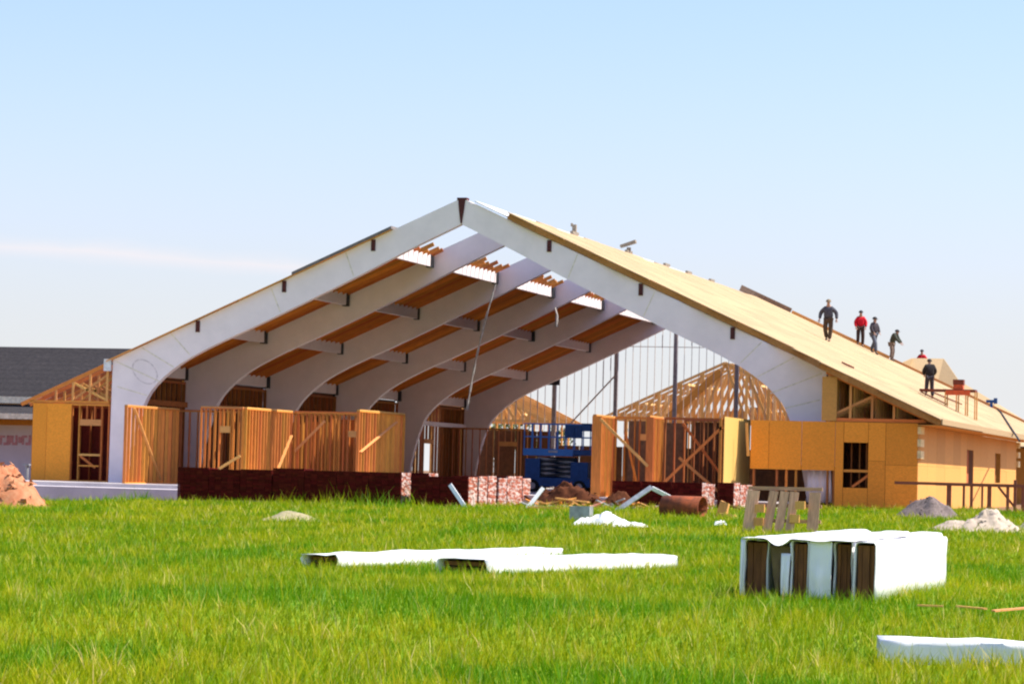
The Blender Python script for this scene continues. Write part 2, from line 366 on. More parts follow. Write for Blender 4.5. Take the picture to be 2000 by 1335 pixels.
for k in range(5):
    y0, y1 = FY[k]+ATH+.03, FY[k+1]-.03; nseg = 4
    for q in range(nseg):
        a, b = y0+(y1-y0)*q/nseg, y0+(y1-y0)*(q+1)/nseg
        if k == 0 and q == 0: continue
        box('boarding', (14.30, a+.003, 0), (14.33, b-.003, 4.6), mat('boarding_dark', (.22, .09, .034), .85, .2), wl)
# rear gable: thin studs against the sky, steel columns, brace
YG = 49.2
x = -13.9
THIN = mat('stud_grey', (.62, .50, .42), .8, .15)
gw = link('gable_wall', None, Matrix.Translation((0, YG, 3)), hall)
while x < 4.5:
    member('stud', (x, YG, 3.05 if x > -6 else 3.2), (x, YG, H0-RS*abs(x)-.05), .05, .022, THIN, gw)
    if random.random() < .3: member('blocking', (x, YG-.05, H0-RS*abs(x)-1.9-random.random()), (x, YG-.05, H0-RS*abs(x)-1.2), .05, .045, GREY(), gw)
    x += .41
member('girt', (-6.9, YG-.06, 7.83), (6.9, YG-.06, 7.83), .03, .035, THIN, gw, (0, 1, 0))
for cx, zt, tp in [(-9.18, 5.75, .35), (-5.72, 7.55, .9), (-2.42, 8.85, .35), (.98, 9.6, .3), (4.3, 8.6, .3)]:
    c = link('steel_column', boxmesh(.20, .20, zt, GREY()), Matrix.Translation((cx, YG-.35, zt/2)), hall)
    box('column_head', (cx-.16, YG-.5, zt), (cx+.16, YG-.2, zt+tp), DARK(), c)
    if cx < -9: box('column_head', (cx-.42, YG-.5, zt-.12), (cx+.3, YG-.44, zt+.22), DARK(), c)
xa = -13.9
while xa < 13.5:
    if random.random() > .16: box('boarding', (xa+.01, YG+.12, 0), (xa+1.2, YG+.15, 2.35 if xa > -9.8 else 3.1), mat('boarding_dark', (.22, .09, .034), .85, .2), gw)
    xa += 1.22
member('diagonal_brace', (-5.75, YG-.5, 6.2), (-8.6, YG-.5, 3.1), .07, .07, THIN, hall)
# ---- right wing: sheathed front and side walls, opening, window, trusses
YW = -1.4; wing = hall
def osb(name, lo, hi, m, parent=hall): return box(name, lo, hi, m, parent)
g = .007
fw_ = link('wing_front_wall', None, Matrix.Translation((15, YW, 0)), hall)
for a, b, z0, z1 in [(11.62, 12.3, 1.17, 2.93), (12.3, 13.5, 1.17, 2.93), (13.5, 14.72, 1.17, 2.93), (14.72, 15.03, -.12, 2.93), (15.03, 15.92, 2.2, 2.93), (15.03, 15.92, -.12, .575), (15.92, 16.55, -.12, 1.55), (15.92, 16.55, 1.56, 2.93), (16.55, 17.7, -.12, 1.42), (16.55, 17.7, 1.43, 2.93)]:
    osb('wall_panel', (a+g, YW-random.uniform(0, .004), z0), (b-g, YW+.018, z1), OSB(), fw_)
for xx in np.arange(15.05, 17.7, .41): member('stud', (float(xx), YW+.09, -.1), (float(xx), YW+.09, .55 if xx < 15.9 else 2.9), .11, .042, LUMR(), fw_)
member('window_rail', (15.03, YW+.06, 1.18), (15.92, YW+.06, 1.18), .06, .09, LUM(), fw_)
member('window_brace', (15.35, YW+.1, .6), (15.95, YW+.1, 1.05), .04, .09, LUM(), fw_)
for xx in (15.2, 15.5, 15.75): member('window_stud', (xx, YW+.8, .5), (xx, YW+.8, 2.3), .1, .045, LUMR(), fw_)
# opening below the header: posts, hanging white sheet, dark room behind
for xx, mm in [(11.75, LUMR()), (12.6, LUMR()), (12.95, LUM()), (13.3, LUM()), (14.45, LUMR()), (14.68, LUMR())]:
    member('post', (xx, YW+.12, -.1), (xx, YW+.12, 1.2), .12, .08, mm, fw_)
sw = link('wing_side_wall', None, Matrix.Translation((17.7, 10, 0)), hall)
yy = YW+.03
cuts = [(13.1, 15.4), (23.4, 25.6)]
seg = [(YW+.03, 1.2), (1.2, 3.7), (3.7, 6.2), (6.2, 8.7), (8.7, 11.1), (11.1, 13.1), (15.4, 17.9), (17.9, 20.4), (20.4, 23.4), (25.6, 28.2), (28.2, 32.3)]
for a, b in seg:
    osb('wall_panel', (17.69, a+g, -.3), (17.71+random.uniform(0, .004), b-g, 1.42), OSBS(), sw); osb('wall_panel', (17.69, a+g, 1.425), (17.71+random.uniform(0, .004), b-g, 2.855), OSBS(), sw)
for a, b in cuts:
    osb('wall_panel', (17.69, a+g, 2.2), (17.712, b-g, 2.855), OSBS(), sw); osb('wall_panel', (17.69, a+g, -.3), (17.712, b-g, .75 if a < 20 else .9), OSBS(), sw)
    box('window_reveal', (17.5, a, .75), (17.52, b, 2.2), LUMR(), sw)
for yc in (YW+.02, 32.3):  # added blocks whose pale colour imitates stacked sun patches at the wall corners
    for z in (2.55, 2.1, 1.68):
        box('sun_patch_block', (17.69, yc-.06, z), (17.82, yc+.8, z+.27), mat('sun_patch_pale', (.95, .74, .34), .8, .05), sw)
box('back_partition', (14.3, 3.5, -.1), (17.6, 3.55, 2.95), mat('boarding_dark', (.22, .09, .034)), hall)
box('back_partition', (11.3, 1.5, -.1), (14.2, 1.55, 2.95), MATS['boarding_dark'], hall)
ws = MB(); n = 14
for i in range(n+1):
    t = i/n; dx = .03*math.sin(t*17)
    ws.V += [(13.55+.95*t+.10*(1-t), YW+.55+dx, 1.25), (13.62+.95*t, YW+.5+dx*1.6, .02)]
ws.F = [(2*i, 2*i+2, 2*i+3, 2*i+1) for i in range(n)]
hs = ws.build('hanging_sheet', WHT(), None, True); sol = hs.modifiers.new('s', 'SOLIDIFY'); sol.thickness = .01
T(hs, 'white plastic sheet hanging in the low opening under the sheathed header', 'sheet')
# mono-pitch trusses on both wings
def mono_truss(s, y, xin, xout, zb, m, lean=0, webs=True):
    t = link('roof_truss', None, Matrix.Translation((s*(xin+xout)/2, y, zb)), hall)
    zt = lambda x: 11.28-RS*x if s > 0 else 11.17-RS*x
    member('top_chord', (s*xin, y, zt(xin)-.09), (s*(xout+.5), y, zt(xout+.5)-.09), .045, .15, m(), t)
    member('bottom_chord', (s*xin, y, zb+.06), (s*(xout+.12), y, zb+.06), .045, .12, m(), t)
    ws = np.linspace(xin+.1, xout-.25, 5)
    for i, q in enumerate(ws):
        q = float(q); z1 = zt(q)-.16
        if z1 > zb+.25: member('web', (s*q, y, zb+.12), (s*q, y, z1), .04, .09, LUMP(), t)
    member('web', (s*ws[0], y+.045, zb+.16), (s*ws[2], y+.045, zt(ws[2])-.2), .04, .09, LUMP(), t)
    if s < 0: member('web', (s*ws[2], y+.045, zb+.16), (s*ws[0], y+.045, zt(ws[0])-.5), .04, .09, LUMP(), t)
    return t
for i in range(16): mono_truss(-1, .06+i*.8, 14.25, 17.5, 3.04, LUM)
for i in range(9): mono_truss(1, YW+.06+i*.61 + (.25 if i else 0), 14.35, 17.85, 2.95, LUM if i == 0 else LUMR)
osb('ply_gusset', (14.2, YW-.0, 2.96), (14.75, YW+.02, 4.55), OSBS(), hall)
# left wing: sheathing panel, doorway framing, interior
lw = link('left_wing_wall', None, Matrix.Translation((-16, 0, 0)), hall)
for a, b in [(-17.46, -16.85), (-16.85, -15.8)]: osb('wall_panel', (a+g, -.02, 0), (b-g, 0, 3.04), OSB(), lw)
stud_run(lw, (-17.45, .08), (-14.2, .08), 0, 3.03, .41, .045, .14, gaps=[(1.95, 2.95, 2.2)])
member('sill', (-15.5, .08, 1.05), (-14.55, .08, 1.05), .12, .08, LUMP(), lw); member('door_brace', (-15.4, .05, 1.0), (-14.75, .05, .55), .04, .09, LUM(), lw); member('door_rail', (-15.5, .05, .62), (-14.6, .05, .62), .05, .06, LUM(), lw)
stud_run(lw, (-17.45, 3.6), (-14.4, 3.6), 0, 3.0, .41, .045, .14, m=LUMR); box('boarding', (-17.5, 3.75, 0), (-14.4, 3.78, 3), mat('boarding_red', (.20, .035, .02), .85, .1), lw)
box('boarding', (-17.52, .1, 0), (-17.49, 12, 3.0), MATS['boarding_dark'], lw)
stud_run(lw, (-17.4, .2), (-17.4, 12), 0, 3.0, .61, .045, .14, m=LUMR)
box('metal_cap', (-14.45, -.12, 4.35), (-14.16, -.03, 4.82), mat('white_metal', (.8, .79, .77), .5, .02), lw)

# ================================================================== free-standing partition walls on the slab
def partition(label, runs, loc, group='open stud partition walls on the slab', braces=()):
    r = root('stud_wall', loc, label, 'stud wall', group)
    for a in runs: stud_run(r, *a[0], **a[1])
    for p0, p1 in braces: member('brace', p0, p1, .04, .10, LUMP(), r, (0, 1, 0))
    return r
Z1 = 2.92
partition('stud wall running back beside the left front arch leg, with one long diagonal brace', [(((-11.8, -3.95), (-11.8, 1.2), .0, Z1), dict(spacing=.36, cap=LUMP))], (-11.8, -1.4, 0), braces=[((-11.70, -3.4, 2.85), (-11.70, -.6, .15))])
partition('short front-facing stud wall with a small crossbar, left of the bright dense one', [(((-8.75, -4), (-7.05, -4), 0, Z1), dict(spacing=.19, cap=LUMP, gaps=[(.75, 1.25, 2.0)]))], (-7.9, -4, 0), braces=[((-8.5, -4.09, .3), (-7.1, -4.09, 1.15))])
partition('bright dense stud wall running back between two front-facing partitions', [(((-6.97, -4), (-6.97, .95), 0, Z1), dict(spacing=.30, cap=LUMP))], (-6.97, -1.5, 0), braces=[((-6.88, -1, .3), (-6.88, .8, 2))])
partition('front-facing stud wall with a framed doorway and heavy header', [(((-6.9, 1.1), (-2.62, 1.1), 0, Z1), dict(spacing=.17, gaps=[(2.2, 3.55, 2.0)]))], (-4.8, 1.1, 0), braces=[((-6.8, 1.0, 1.4), (-5.6, 1.0, 2.6)), ((-5.1, 1.0, .1), (-2.9, 1.0, 1.45))])
partition('bright stud wall with pale top rail ending at the bare arch leg', [(((-2.55, -4), (-2.55, 1.5), 0, Z1), dict(spacing=.32, cap=LUMP))], (-2.55, -1.2, 0), braces=[((-2.46, -3.9, 1.4), (-2.46, .3, 2.6))])
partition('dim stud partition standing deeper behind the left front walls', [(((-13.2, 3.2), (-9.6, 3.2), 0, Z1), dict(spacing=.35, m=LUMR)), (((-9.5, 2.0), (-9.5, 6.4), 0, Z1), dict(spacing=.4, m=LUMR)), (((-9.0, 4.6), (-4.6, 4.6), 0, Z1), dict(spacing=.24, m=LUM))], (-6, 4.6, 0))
bp_ = root('plywood_stack', (-6.8, 5.2, 0), 'dim orange plywood sheets standing behind the left partitions', 'plywood')
for q in range(4): box('sheet', (-9.0+q*1.13, 4.78+.03*(q % 2), 0), (-7.9+q*1.13, 4.80+.03*(q % 2), 2.5+.12*(q % 3)), mat('ply_orange', (.60, .20, .035), .8, .2, (6, 6, 1), 3, .3), bp_)
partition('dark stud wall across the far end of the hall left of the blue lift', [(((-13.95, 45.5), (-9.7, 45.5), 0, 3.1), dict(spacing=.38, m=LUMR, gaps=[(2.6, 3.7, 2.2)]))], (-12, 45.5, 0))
rr = root('stud_wall', (8, -3, 0), 'stud wall right of the blue lift with a wide lit end and doorway', 'stud wall', 'open stud partition walls on the slab')
stud_run(rr, (6.42, -4), (6.42, -1.1), 0, Z1, .22, .05, .14, cap=LUMP)
stud_run(rr, (6.5, -1.1), (8.3, -1.1), 0, Z1, .35, gaps=[(.9, 1.7, 2.1)])
box('board', (6.36, -4.10, 0), (6.72, -4.075, Z1-.02), LUM(), rr)
member('brace', (6.65, -4.12, 2.8), (8.45, -4.12, 1.15), .04, .10, LUMP(), rr)
member('brace', (6.9, -1.22, 2.4), (7.4, -1.22, .4), .04, .08, LUM(), rr)
rr = root('stud_wall', (9.8, -3, 0), 'stud wall with crossed diagonal braces beside the yellow sheathed return', 'stud wall', 'open stud partition walls on the slab')
stud_run(rr, (8.4, -4), (8.4, -1.8), 0, Z1, .22, .05, .14, cap=LUMP)
box('board', (8.36, -4.09, 0), (8.62, -4.072, Z1-.02), LUM(), rr)
stud_run(rr, (8.5, -1.75), (11.05, -1.75), 0, Z1, .36, m=LUMR)
stud_run(rr, (8.7, .8), (11.05, .8), 0, Z1, .3, m=LUMR)
for a in (6.5, 7.7, 8.9, 10.0): box('boarding', (a, .93, 0), (a+1.07, .95, 2.6+random.uniform(0, .3)), mat('boarding_dark', (.22, .09, .034)), rr)
member('brace', (9.2, -1.9, 2.75), (11.0, -1.9, .5), .04, .10, LUM(), rr); member('brace', (8.9, -4.05, .45), (11.1, -4.05, 2.6), .04, .10, LUM(), rr); member('brace', (9.1, -1.95, 1.5), (10.6, -1.95, .3), .04, .10, LUMP(), rr)
member('stud', (11.05, -4, 0), (11.05, -4, Z1), .14, .09, LUM(), rr)
rw = root('sheathed_wall', (11.2, -2, 0), 'bright yellow sheathed return wall between the braced studs and the low opening', 'wall')
for a, b in [(-4.0, -1.6), (-1.6, .75)]: box('wall_panel', (11.16, a+.003, 0), (11.185, b-.003, 2.98), mat('osb_yellow', (.66, .42, .11), .8, .04, (1, 1, 1.6), 12, .12), rw)
for yv in np.arange(-3.9, .8, .61): member('stud', (11.1, float(yv), 0), (11.1, float(yv), 2.9), .10, .042, LUMR(), rw, (1, 0, 0))
lp = root('lumber_strip', atY(1462, 890, -2), 'pale narrow board hanging down beside the yellow return wall', 'board')
member('board', atY(1458, 825, -2.2), atY(1461, 890, -2.2), .03, .09, LUMP(), lp)

# ================================================================== rear trussed roofs and left house
TRL = mat('truss_lumber', (.88, .46, .12), .75, .15, (9, 9, 1), 3, .15); TRP = mat('truss_lumber_pale', (.92, .60, .24), .75, .12, (9, 9, 1), 3, .12)
def truss_block(label, cx, zr, half, ys, zb, group=None):
    r = root('trussed_roof', (cx, ys[0], zb), label, 'roof frame', group)
    for i, y in enumerate(ys):
        t = link('truss', None, Matrix.Translation((cx, y, zb)), r)
        for s in (-1, 1):
            member('top_chord', (cx, y, zr), (cx+s*half, y, zr-.46*half), .05, .16, TRL, t)
            for f in (.18, .36, .54, .72, .88):
                z = zr-.46*half*f; member('web', (cx+s*half*f, y, zb), (cx+s*half*f, y, z), .045, .17, TRP if (i % 2) else TRL, t)
                member('web', (cx+s*half*f, y+.05, zb), (cx+s*half*max(f-.18, 0), y+.05, zr-.46*half*max(f-.18, 0)), .045, .17, TRL, t)
        member('bottom_chord', (cx-half, y, zb), (cx+half, y, zb), .05, .14, TRL, t)
        for f in (-.8, -.4, 0, .4, .8): member('post', (cx+half*f, y, -.4), (cx+half*f, y, zb-.07), .1, .09, TRL, t)
    for s in (-1, 1): 
        for f in (.3, .65): member('runner', (cx+s*half*f, ys[0]-.2, zr-.46*half*f-.3), (cx+s*half*f, ys[-1]+.2, zr-.46*half*f-.3), .05, .12, TRP, r)
    member('long_brace', (cx-.2, ys[0]-.15, zr-.5), (cx-3.3, ys[0]-.15, zb+.1), .06, .42, LUM(), r)
    for q in range(5):
        a = cx-half*.5+q*half*.22; box('gable_panel', (a, ys[-1]+.3, zb+.05), (a+half*.2, ys[-1]+.33, zb+.55+.25*(2-abs(q-2))), OSBR(), r)
    return r
truss_block('tall gable of sunlit bare roof trusses rising behind the hall', -1.95, 7.45, 7.2, [60+1.9*i for i in range(6)], 4.1)
truss_block('small gable of bare trusses behind the far left arch leg', -17.0, 5.9, 4.6, [60+1.6*i for i in range(6)], 3.85)
hs = root('shingled_house', (-31, 25, 0), 'neighbouring house with dark shingle roof and pink printed wall wrap', 'house')
SH = mat('shingles', (.022, .021, .022), .95, .12, (1.6, 3, 3), 3, .35, col2=(.05, .044, .043), bump=.3, bscale=8, spec=.1)
# shingle courses as separate lapped strips
for i in range(44):
    t0, t1 = i/44, (i+1)/44; ya, yb = 23.4+6*t0, 23.4+6*t1; za, zb = 3.72+2.75*t0, 3.72+2.75*t1
    m = MB(); m.add([(-46, ya-.01, za+.014), (-14.8, ya-.01, za+.014), (-14.8, yb, zb+.006), (-46, yb, zb+.006), (-46, ya-.01, za), (-14.8, ya-.01, za), (-14.8, yb, zb-.02), (-46, yb, zb-.02)], [f[::-1] for f in BOXF])
    m.build('shingle_course', SH, hs)
m = MB(); m.add([(-46, 29.4, 6.45), (-14.8, 29.4, 6.45), (-14.8, 36, 3.6), (-46, 36, 3.6)], [(0, 1, 2, 3)]); m.build('rear_roof', SH, hs)
CRM = mat('cream_trim', (.90, .80, .58), .6, .03)
box('fascia', (-46, 23.2, 3.50), (-14.8, 23.36, 3.82), CRM, hs)
m = MB(); m.add([(-46, 22.0, 2.98), (-24.5, 22.0, 2.98), (-24.5, 23.5, 3.45), (-46, 23.5, 3.45)], [(0, 1, 2, 3)]); m.build('porch_roof', SH, hs)
box('porch_fascia', (-46, 21.85, 2.72), (-24.5, 21.98, 2.98), CRM, hs)
WRP = mat('house_wrap', (.60, .50, .50), .6, .03, None, 1, .1)
box('wall', (-46, 24, -.6), (-14.9, 24.1, 3.5), WRP, hs)
box('beam', (-46, 23.9, 2.45), (-14.9, 23.99, 2.72), LUM(), hs)
RED = mat('wrap_print', (.55, .24, .25), .7, .05)
for px in (12, 29, 55, 75):
    c = atY(px, 860, 23.95); m = MB()
    for q, (a, b, z0_, z1_) in enumerate([(-.36, -.24, -.2, .25), (-.24, -.08, .14, .25), (-.16, .12, -.22, -.08), (.0, .12, -.22, .27), (.16, .36, -.1, .2)]): m.box((c.x+a, 23.985-.001*q, c.z+z0_), (c.x+b, 23.997, c.z+z1_))
    m.build('printed_mark', RED, hs)
m = MB(); m.box((-31.6, 23.96, .3), (-30.82, 23.99, 2.4)); m.build('dark_window', DARK(), hs)
pg = atY(52, 935, 8); bt = root('grey_stanchion', (pg.x, 8, -.5), 'thin grey pipe post standing beside the left wing corner', 'post')
m = MB(); m.bar((pg.x, 8, -.6), (pg.x, 8, .55), .08, 10); m.box((pg.x-.14, 7.86, .55), (pg.x+.14, 8.14, .62)); m.build('pipe', GALV(), bt)

# rear wing with bare sheathed roof to the right, seen past the hall's roof
rwing = root('rear_wing', (22, 66, 0), 'farther wing with yellow sheathed hip roof past the roof workers', 'building')
Yr = 62
P = [atY(1752, 712, Yr), atY(1782, 699, Yr+5), atY(1843, 700, Yr+5), atY(1872, 742, Yr+2), atY(1945, 786, Yr), atY(2075, 866, Yr-3)]
lowz = 2.9
def quad(name, a, b, c, d, m, par): 
    V = [a, b, c, d]; n = (Vector(b)-Vector(a)).cross(Vector(d)-Vector(a)).normalized()*.05
    return link(name, meshpy(name, [tuple(Vector(v)) for v in V] + [tuple(Vector(v)-n) for v in V], BOXF, m), None, par)
LOW = [Vector((p.x, p.y-9, lowz)) for p in P]; LOW[5].x += 1
for i in range(5): quad('roof_slope', LOW[i], LOW[i+1], P[i+1], P[i], OSBR(), rwing)
for i in range(5): quad('roof_slope', P[i], P[i+1], Vector((P[i+1].x, P[i+1].y+9, lowz)), Vector((P[i].x, P[i].y+9, lowz)), OSBR(), rwing)
box('wall', (P[0].x, Yr-7, -.4), (P[5].x-.6, Yr+8, lowz-.05), OSBS(), rwing)

# ================================================================== scissor lift
LY = 14.0
lf = root('scissor_lift', (.3, LY, 0), 'blue scissor lift with guard rails parked inside the open hall', 'lift')
x0, x1 = -1.2, 1.75; yb, yf = LY+1.2, LY
m = MB(); m.box((x0, yf, .25), (x1, yb, .62)); m.box((x0+.1, yf-.02, .62), (x0+.75, yb, 1.42)); m.box((x1-.85, yf-.02, .62), (x1-.1, yb, 1.3)); m.build('chassis', BLUD(), lf)
box('rear_panel', (x0+.75, yb-.08, .62), (x1-.85, yb-.02, 1.5), BLUD(), lf)
box('platform', (x0, yf-.05, 1.55), (x1-.75, yb+.05, 1.84), BLUE(), lf); box('extension_deck', (x1-.747, yf-.02, 1.60), (x1+.1, yb, 1.82), BLUD(), lf)
m = MB(); m.box((-.08, yf-.062, 1.68), (.32, yf-.052, 1.78)); m.build('decal', mat('decal_grey', (.5, .5, .55), .6, .02), lf)
for s, q in ((0, .66), (.03, .86), (0, 1.06), (.03, 1.26)):
    member('scissor_arm', (x0+.6, yf+.1+s, q), (x1-.7, yf+.1+s, q+.19), .05, .10, DARK(), lf); member('scissor_arm', (x0+.6, yf+.18+s, q+.19), (x1-.7, yf+.18+s, q), .05, .10, GREY(), lf)
for wx in (x0+.45, x1-.45):
    for wy in (yf-.08, yb-.15):
        m = MB(); m.bar((wx, wy, .26), (wx, wy+.24, .26), .27, 18); t_ = m.build('wheel', BLK(), lf); m = MB(); m.bar((wx, wy-.012, .26), (wx, wy-.001, .26), .14, 12); m.build('rim', GREY(), t_)
for xx in np.linspace(x0+.03, x1+.05, 9):
    for yv in (yf, yb): member('rail_post', (float(xx), yv, 1.84), (float(xx), yv, 2.9), .04, .04, BLUE(), lf)
for zz in (2.35, 2.9):
    for yv in (yf, yb): member('guard_rail', (x0, yv, zz), (x1+.08, yv, zz), .045, .045, BLUE(), lf)
    for xv in (x0+.02, x1+.06): member('guard_rail', (xv, yf, zz), (xv, yb, zz), .045, .045, BLUE(), lf, (1, 0, 0))
m = MB(); m.box((.65, yf-.12, 2.32), (1.35, yf-.03, 2.86)); m.box((.75, yf-.16, 2.42), (1.05, yf-.12, 2.72)); m.build('control_box', BLUD(), lf)
m = MB(); m.box((1.36, yf-.1, 2.62), (1.75, yf+.15, 2.95)); m.build('tool_tray', BLUD(), lf)

# ================================================================== brick pallets
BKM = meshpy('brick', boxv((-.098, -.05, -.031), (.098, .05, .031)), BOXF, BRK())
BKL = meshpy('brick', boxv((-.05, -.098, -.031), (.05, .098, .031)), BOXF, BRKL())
PALW = mat('pallet_wood', (.40, .26, .16), .9, .2, (8, 1, 8), 3, .2)
def brick_pallet(label, x0, x1, y0, z0, h=1.18, depth=1.1, lit=False, front=True, missing=0):
    r = root('brick_pallet', ((x0+x1)/2, y0+depth/2, z0), label, 'brick pallet', 'pallets of stacked bricks in front of the hall')
    for q in (0, .5, 1): member('pallet_runner', (x0+.02, y0+.05+q*(depth-.1), z0+.05), (x1-.02, y0+.05+q*(depth-.1), z0+.05), .08, .09, PALW, r)
    box('pallet_deck', (x0, y0, z0+.097), (x1, y0+depth, z0+.118), PALW, r)
    zb = z0+.12; n = int((h-.12)/.066); nb = max(1, int((x1-x0)/.2)); wdt = (x1-x0)/nb; core = MB(); lite = MB()
    core.box((x0+.06, y0+.105, zb), (x1-.06, y0+depth-.01, zb+n*.066-.01))
    for i in range(n):
        z = zb+.033+i*.066
        if front:
            for j in range(nb):
                if missing and i >= n-missing and random.random() < .5: continue
                c = Vector((x0+wdt*(j+.5)+random.uniform(-.006, .006), y0+.05+random.uniform(-.008, .012), z))
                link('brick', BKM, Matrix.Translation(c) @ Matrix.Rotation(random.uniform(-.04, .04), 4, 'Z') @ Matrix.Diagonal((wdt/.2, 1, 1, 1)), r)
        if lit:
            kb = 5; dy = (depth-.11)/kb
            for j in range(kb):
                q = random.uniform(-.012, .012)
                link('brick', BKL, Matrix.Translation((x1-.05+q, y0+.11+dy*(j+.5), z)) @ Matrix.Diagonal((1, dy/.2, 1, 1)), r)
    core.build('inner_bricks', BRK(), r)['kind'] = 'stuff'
    return r
cnt = ['leftmost', 'second from the left', 'third from the left', 'fourth from the left', 'fifth from the left', 'sixth from the left', 'seventh from the left']
yb_ = -12.5
for i in range(7):
    a = -6.13+i*1.153
    brick_pallet(f'dark brick pallet, {cnt[i]} in the long front row', a, a+1.13, yb_+random.uniform(-.04, .04), min(ground_z(a, yb_), ground_z(a+1, yb_)), 1.24+random.uniform(-.02, .02), lit=(i == 6), missing=(1 if i == 3 else 0))
for i, a in enumerate((2.3, 3.29)):
    brick_pallet(['dark brick pallet just right of the gap in the front row', 'brick pallet at the right end of the front row with a mottled lit side'][i], a, a+.975, yb_, ground_z(a, yb_)-.05, 1.17, lit=(i == 1))
ords = ['second', 'third', 'fourth', 'fifth', 'sixth', 'last']
for i in range(6):
    y = -11.32+i*1.22
    brick_pallet(f'mottled brick pallet, {ords[i]} of the file running back from the row end', 3.25, 4.27-.03*(i % 2)-(.12 if i > 3 else 0), y, ground_z(4, y)-.05, 1.16-.03*(i % 3), lit=True, front=False)
brick_pallet('brick pallet set back behind the gap in the front row', 1.25, 2.28, -10.6, ground_z(1.8, -10)-.02, 1.22, lit=True)
# right row near the braced stud wall
yb2 = -9.0
p = [atY(x, 975, yb2).x for x in (1195, 1250, 1310, 1370, 1400, 1432, 1480)]
for i, (a, b, lit_, lab) in enumerate([(p[0], p[1], False, 'low dark brick pallet at the left end of the right-hand row'), (p[1]+.02, p[2], False, 'low dark brick pallet in the middle of the right-hand row'), (p[2]+.02, p[3], True, 'low brick pallet with a lit side behind the rusty pipe'), (p[4], p[5], True, 'narrow brick pallet right of the rusty pipe with pale mottled side')]):
    brick_pallet(lab, a, b, yb2, ground_z(a, yb2)-.05, .98, lit=lit_)
for j in (1, 2): brick_pallet('mottled brick pallet behind the narrow one, ' + ('nearer' if j == 1 else 'farther') + ' of two', p[4], p[5]-.02*j, yb2+1.2*j, ground_z(p[4], yb2)-.05, .95, lit=True, front=False)
for j in (1,): brick_pallet('mottled brick pallet directly behind the low lit-sided one', p[2]+.02, p[3]-.03, yb2+1.2, ground_z(p[4], yb2)-.05, .95, lit=True, front=False)

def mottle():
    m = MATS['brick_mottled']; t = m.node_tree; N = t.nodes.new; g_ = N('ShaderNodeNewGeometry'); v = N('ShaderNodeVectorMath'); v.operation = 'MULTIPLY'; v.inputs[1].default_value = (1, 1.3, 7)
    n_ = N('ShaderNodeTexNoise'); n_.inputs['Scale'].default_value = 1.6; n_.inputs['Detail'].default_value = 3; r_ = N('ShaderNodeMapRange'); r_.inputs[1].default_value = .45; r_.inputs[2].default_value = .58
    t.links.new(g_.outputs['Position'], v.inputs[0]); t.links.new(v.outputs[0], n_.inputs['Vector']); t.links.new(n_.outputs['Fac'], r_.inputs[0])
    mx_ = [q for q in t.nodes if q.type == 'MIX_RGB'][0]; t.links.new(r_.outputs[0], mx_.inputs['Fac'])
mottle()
# ================================================================== piles, debris
def prof(r): return (.5+.5*math.cos(math.pi*min(1, r)))**.85
def mound(name, label, cat, c, rx, ry, h, m, seed=0, rough=.35, kind=None):
    V = []; F = []; nr, na = 16, 40
    for i in range(nr+1):
        r = i/nr
        for j in range(na):
            a = 2*math.pi*j/na; n = noise.fractal(Vector((math.cos(a)*r*2.2+seed, math.sin(a)*r*2.2, seed*1.7)), .8, 2.2, 4)
            z = h*prof(r)*(1+rough*n) + .06*h*noise.noise(Vector((math.cos(a)*r*9+seed, math.sin(a)*r*9, 5)))*(1-r*.5) - .12*h*r
            rr = r*(1+.18*noise.noise(Vector((math.cos(a)*1.3+seed, math.sin(a)*1.3, 9))))
            V.append((rx*rr*math.cos(a), ry*rr*math.sin(a), z))
    for i in range(nr):
        for j in range(na): F.append((i*na+j, i*na+(j+1) % na, (i+1)*na+(j+1) % na, (i+1)*na+j)) if i else F.append((j, (j+1) % na, na+(j+1) % na, na+j))
    o = link(name, meshpy(name, V, F, m, True), Matrix.Translation(c)); T(o, label, cat)
    # lumps
    lm = MB()
    for q in range(130):
        a = random.random()*2*math.pi; r = math.sqrt(random.random())*.92; s = min(.09, h*random.uniform(.02, .11))
        z = h*prof(r)*(1+rough*noise.fractal(Vector((math.cos(a)*r*2.2+seed, math.sin(a)*r*2.2, seed*1.7)), .8, 2.2, 4)) - .12*h*r
        p = Vector((rx*r*math.cos(a), ry*r*math.sin(a), z)); t = [p+Vector((random.uniform(-1, 1), random.uniform(-1, 1), random.uniform(-.5, 1)))*s*1.4 for _ in range(4)]
        lm.add(t, [(0, 1, 2), (0, 2, 3), (0, 3, 1), (1, 3, 2)])
    k = link('lumps', meshpy('lumps', lm.V, lm.F, m), Matrix.Translation(c), o); k['kind'] = 'stuff'
    return o
CLAY = mat('clay', (.33, .105, .04), .95, .05, None, 4, .3, col2=(.42, .20, .10), bump=.9, bscale=9)
c = onG(20, 992); mound('clay_mound', 'heap of orange clay soil at the left edge before the slab', 'soil heap', (c.x-.85, c.y+1, c.z), 1.95, 1.7, 1.3, CLAY, 3, .5)
GRAV = mat('gravel', (.21, .16, .14), .95, .05, None, 14, .35, bump=.6, bscale=25)
c = onG(1812, 1010); mound('gravel_heap', 'small grey gravel heap at the foot of the sheathed wing corner', 'gravel heap', (c.x, c.y, c.z), 1.25, 1.0, .52, GRAV, 8, .5)
SAND = mat('sand', (.46, .37, .27), .95, .04, None, 7, .18, bump=.5, bscale=14)
c = onG(1925, 1036); mound('sand_heap', 'pale sand heap in the grass right of the white beam stack', 'sand heap', (c.x, c.y, c.z), 1.15, .9, .5, SAND, 12, .5); 
c = onG(1875, 1034); mound('sand_heap', 'low spill of pale sand beside the taller sand heap', 'sand heap', (c.x, c.y, c.z), .95, .6, .26, SAND, 15)
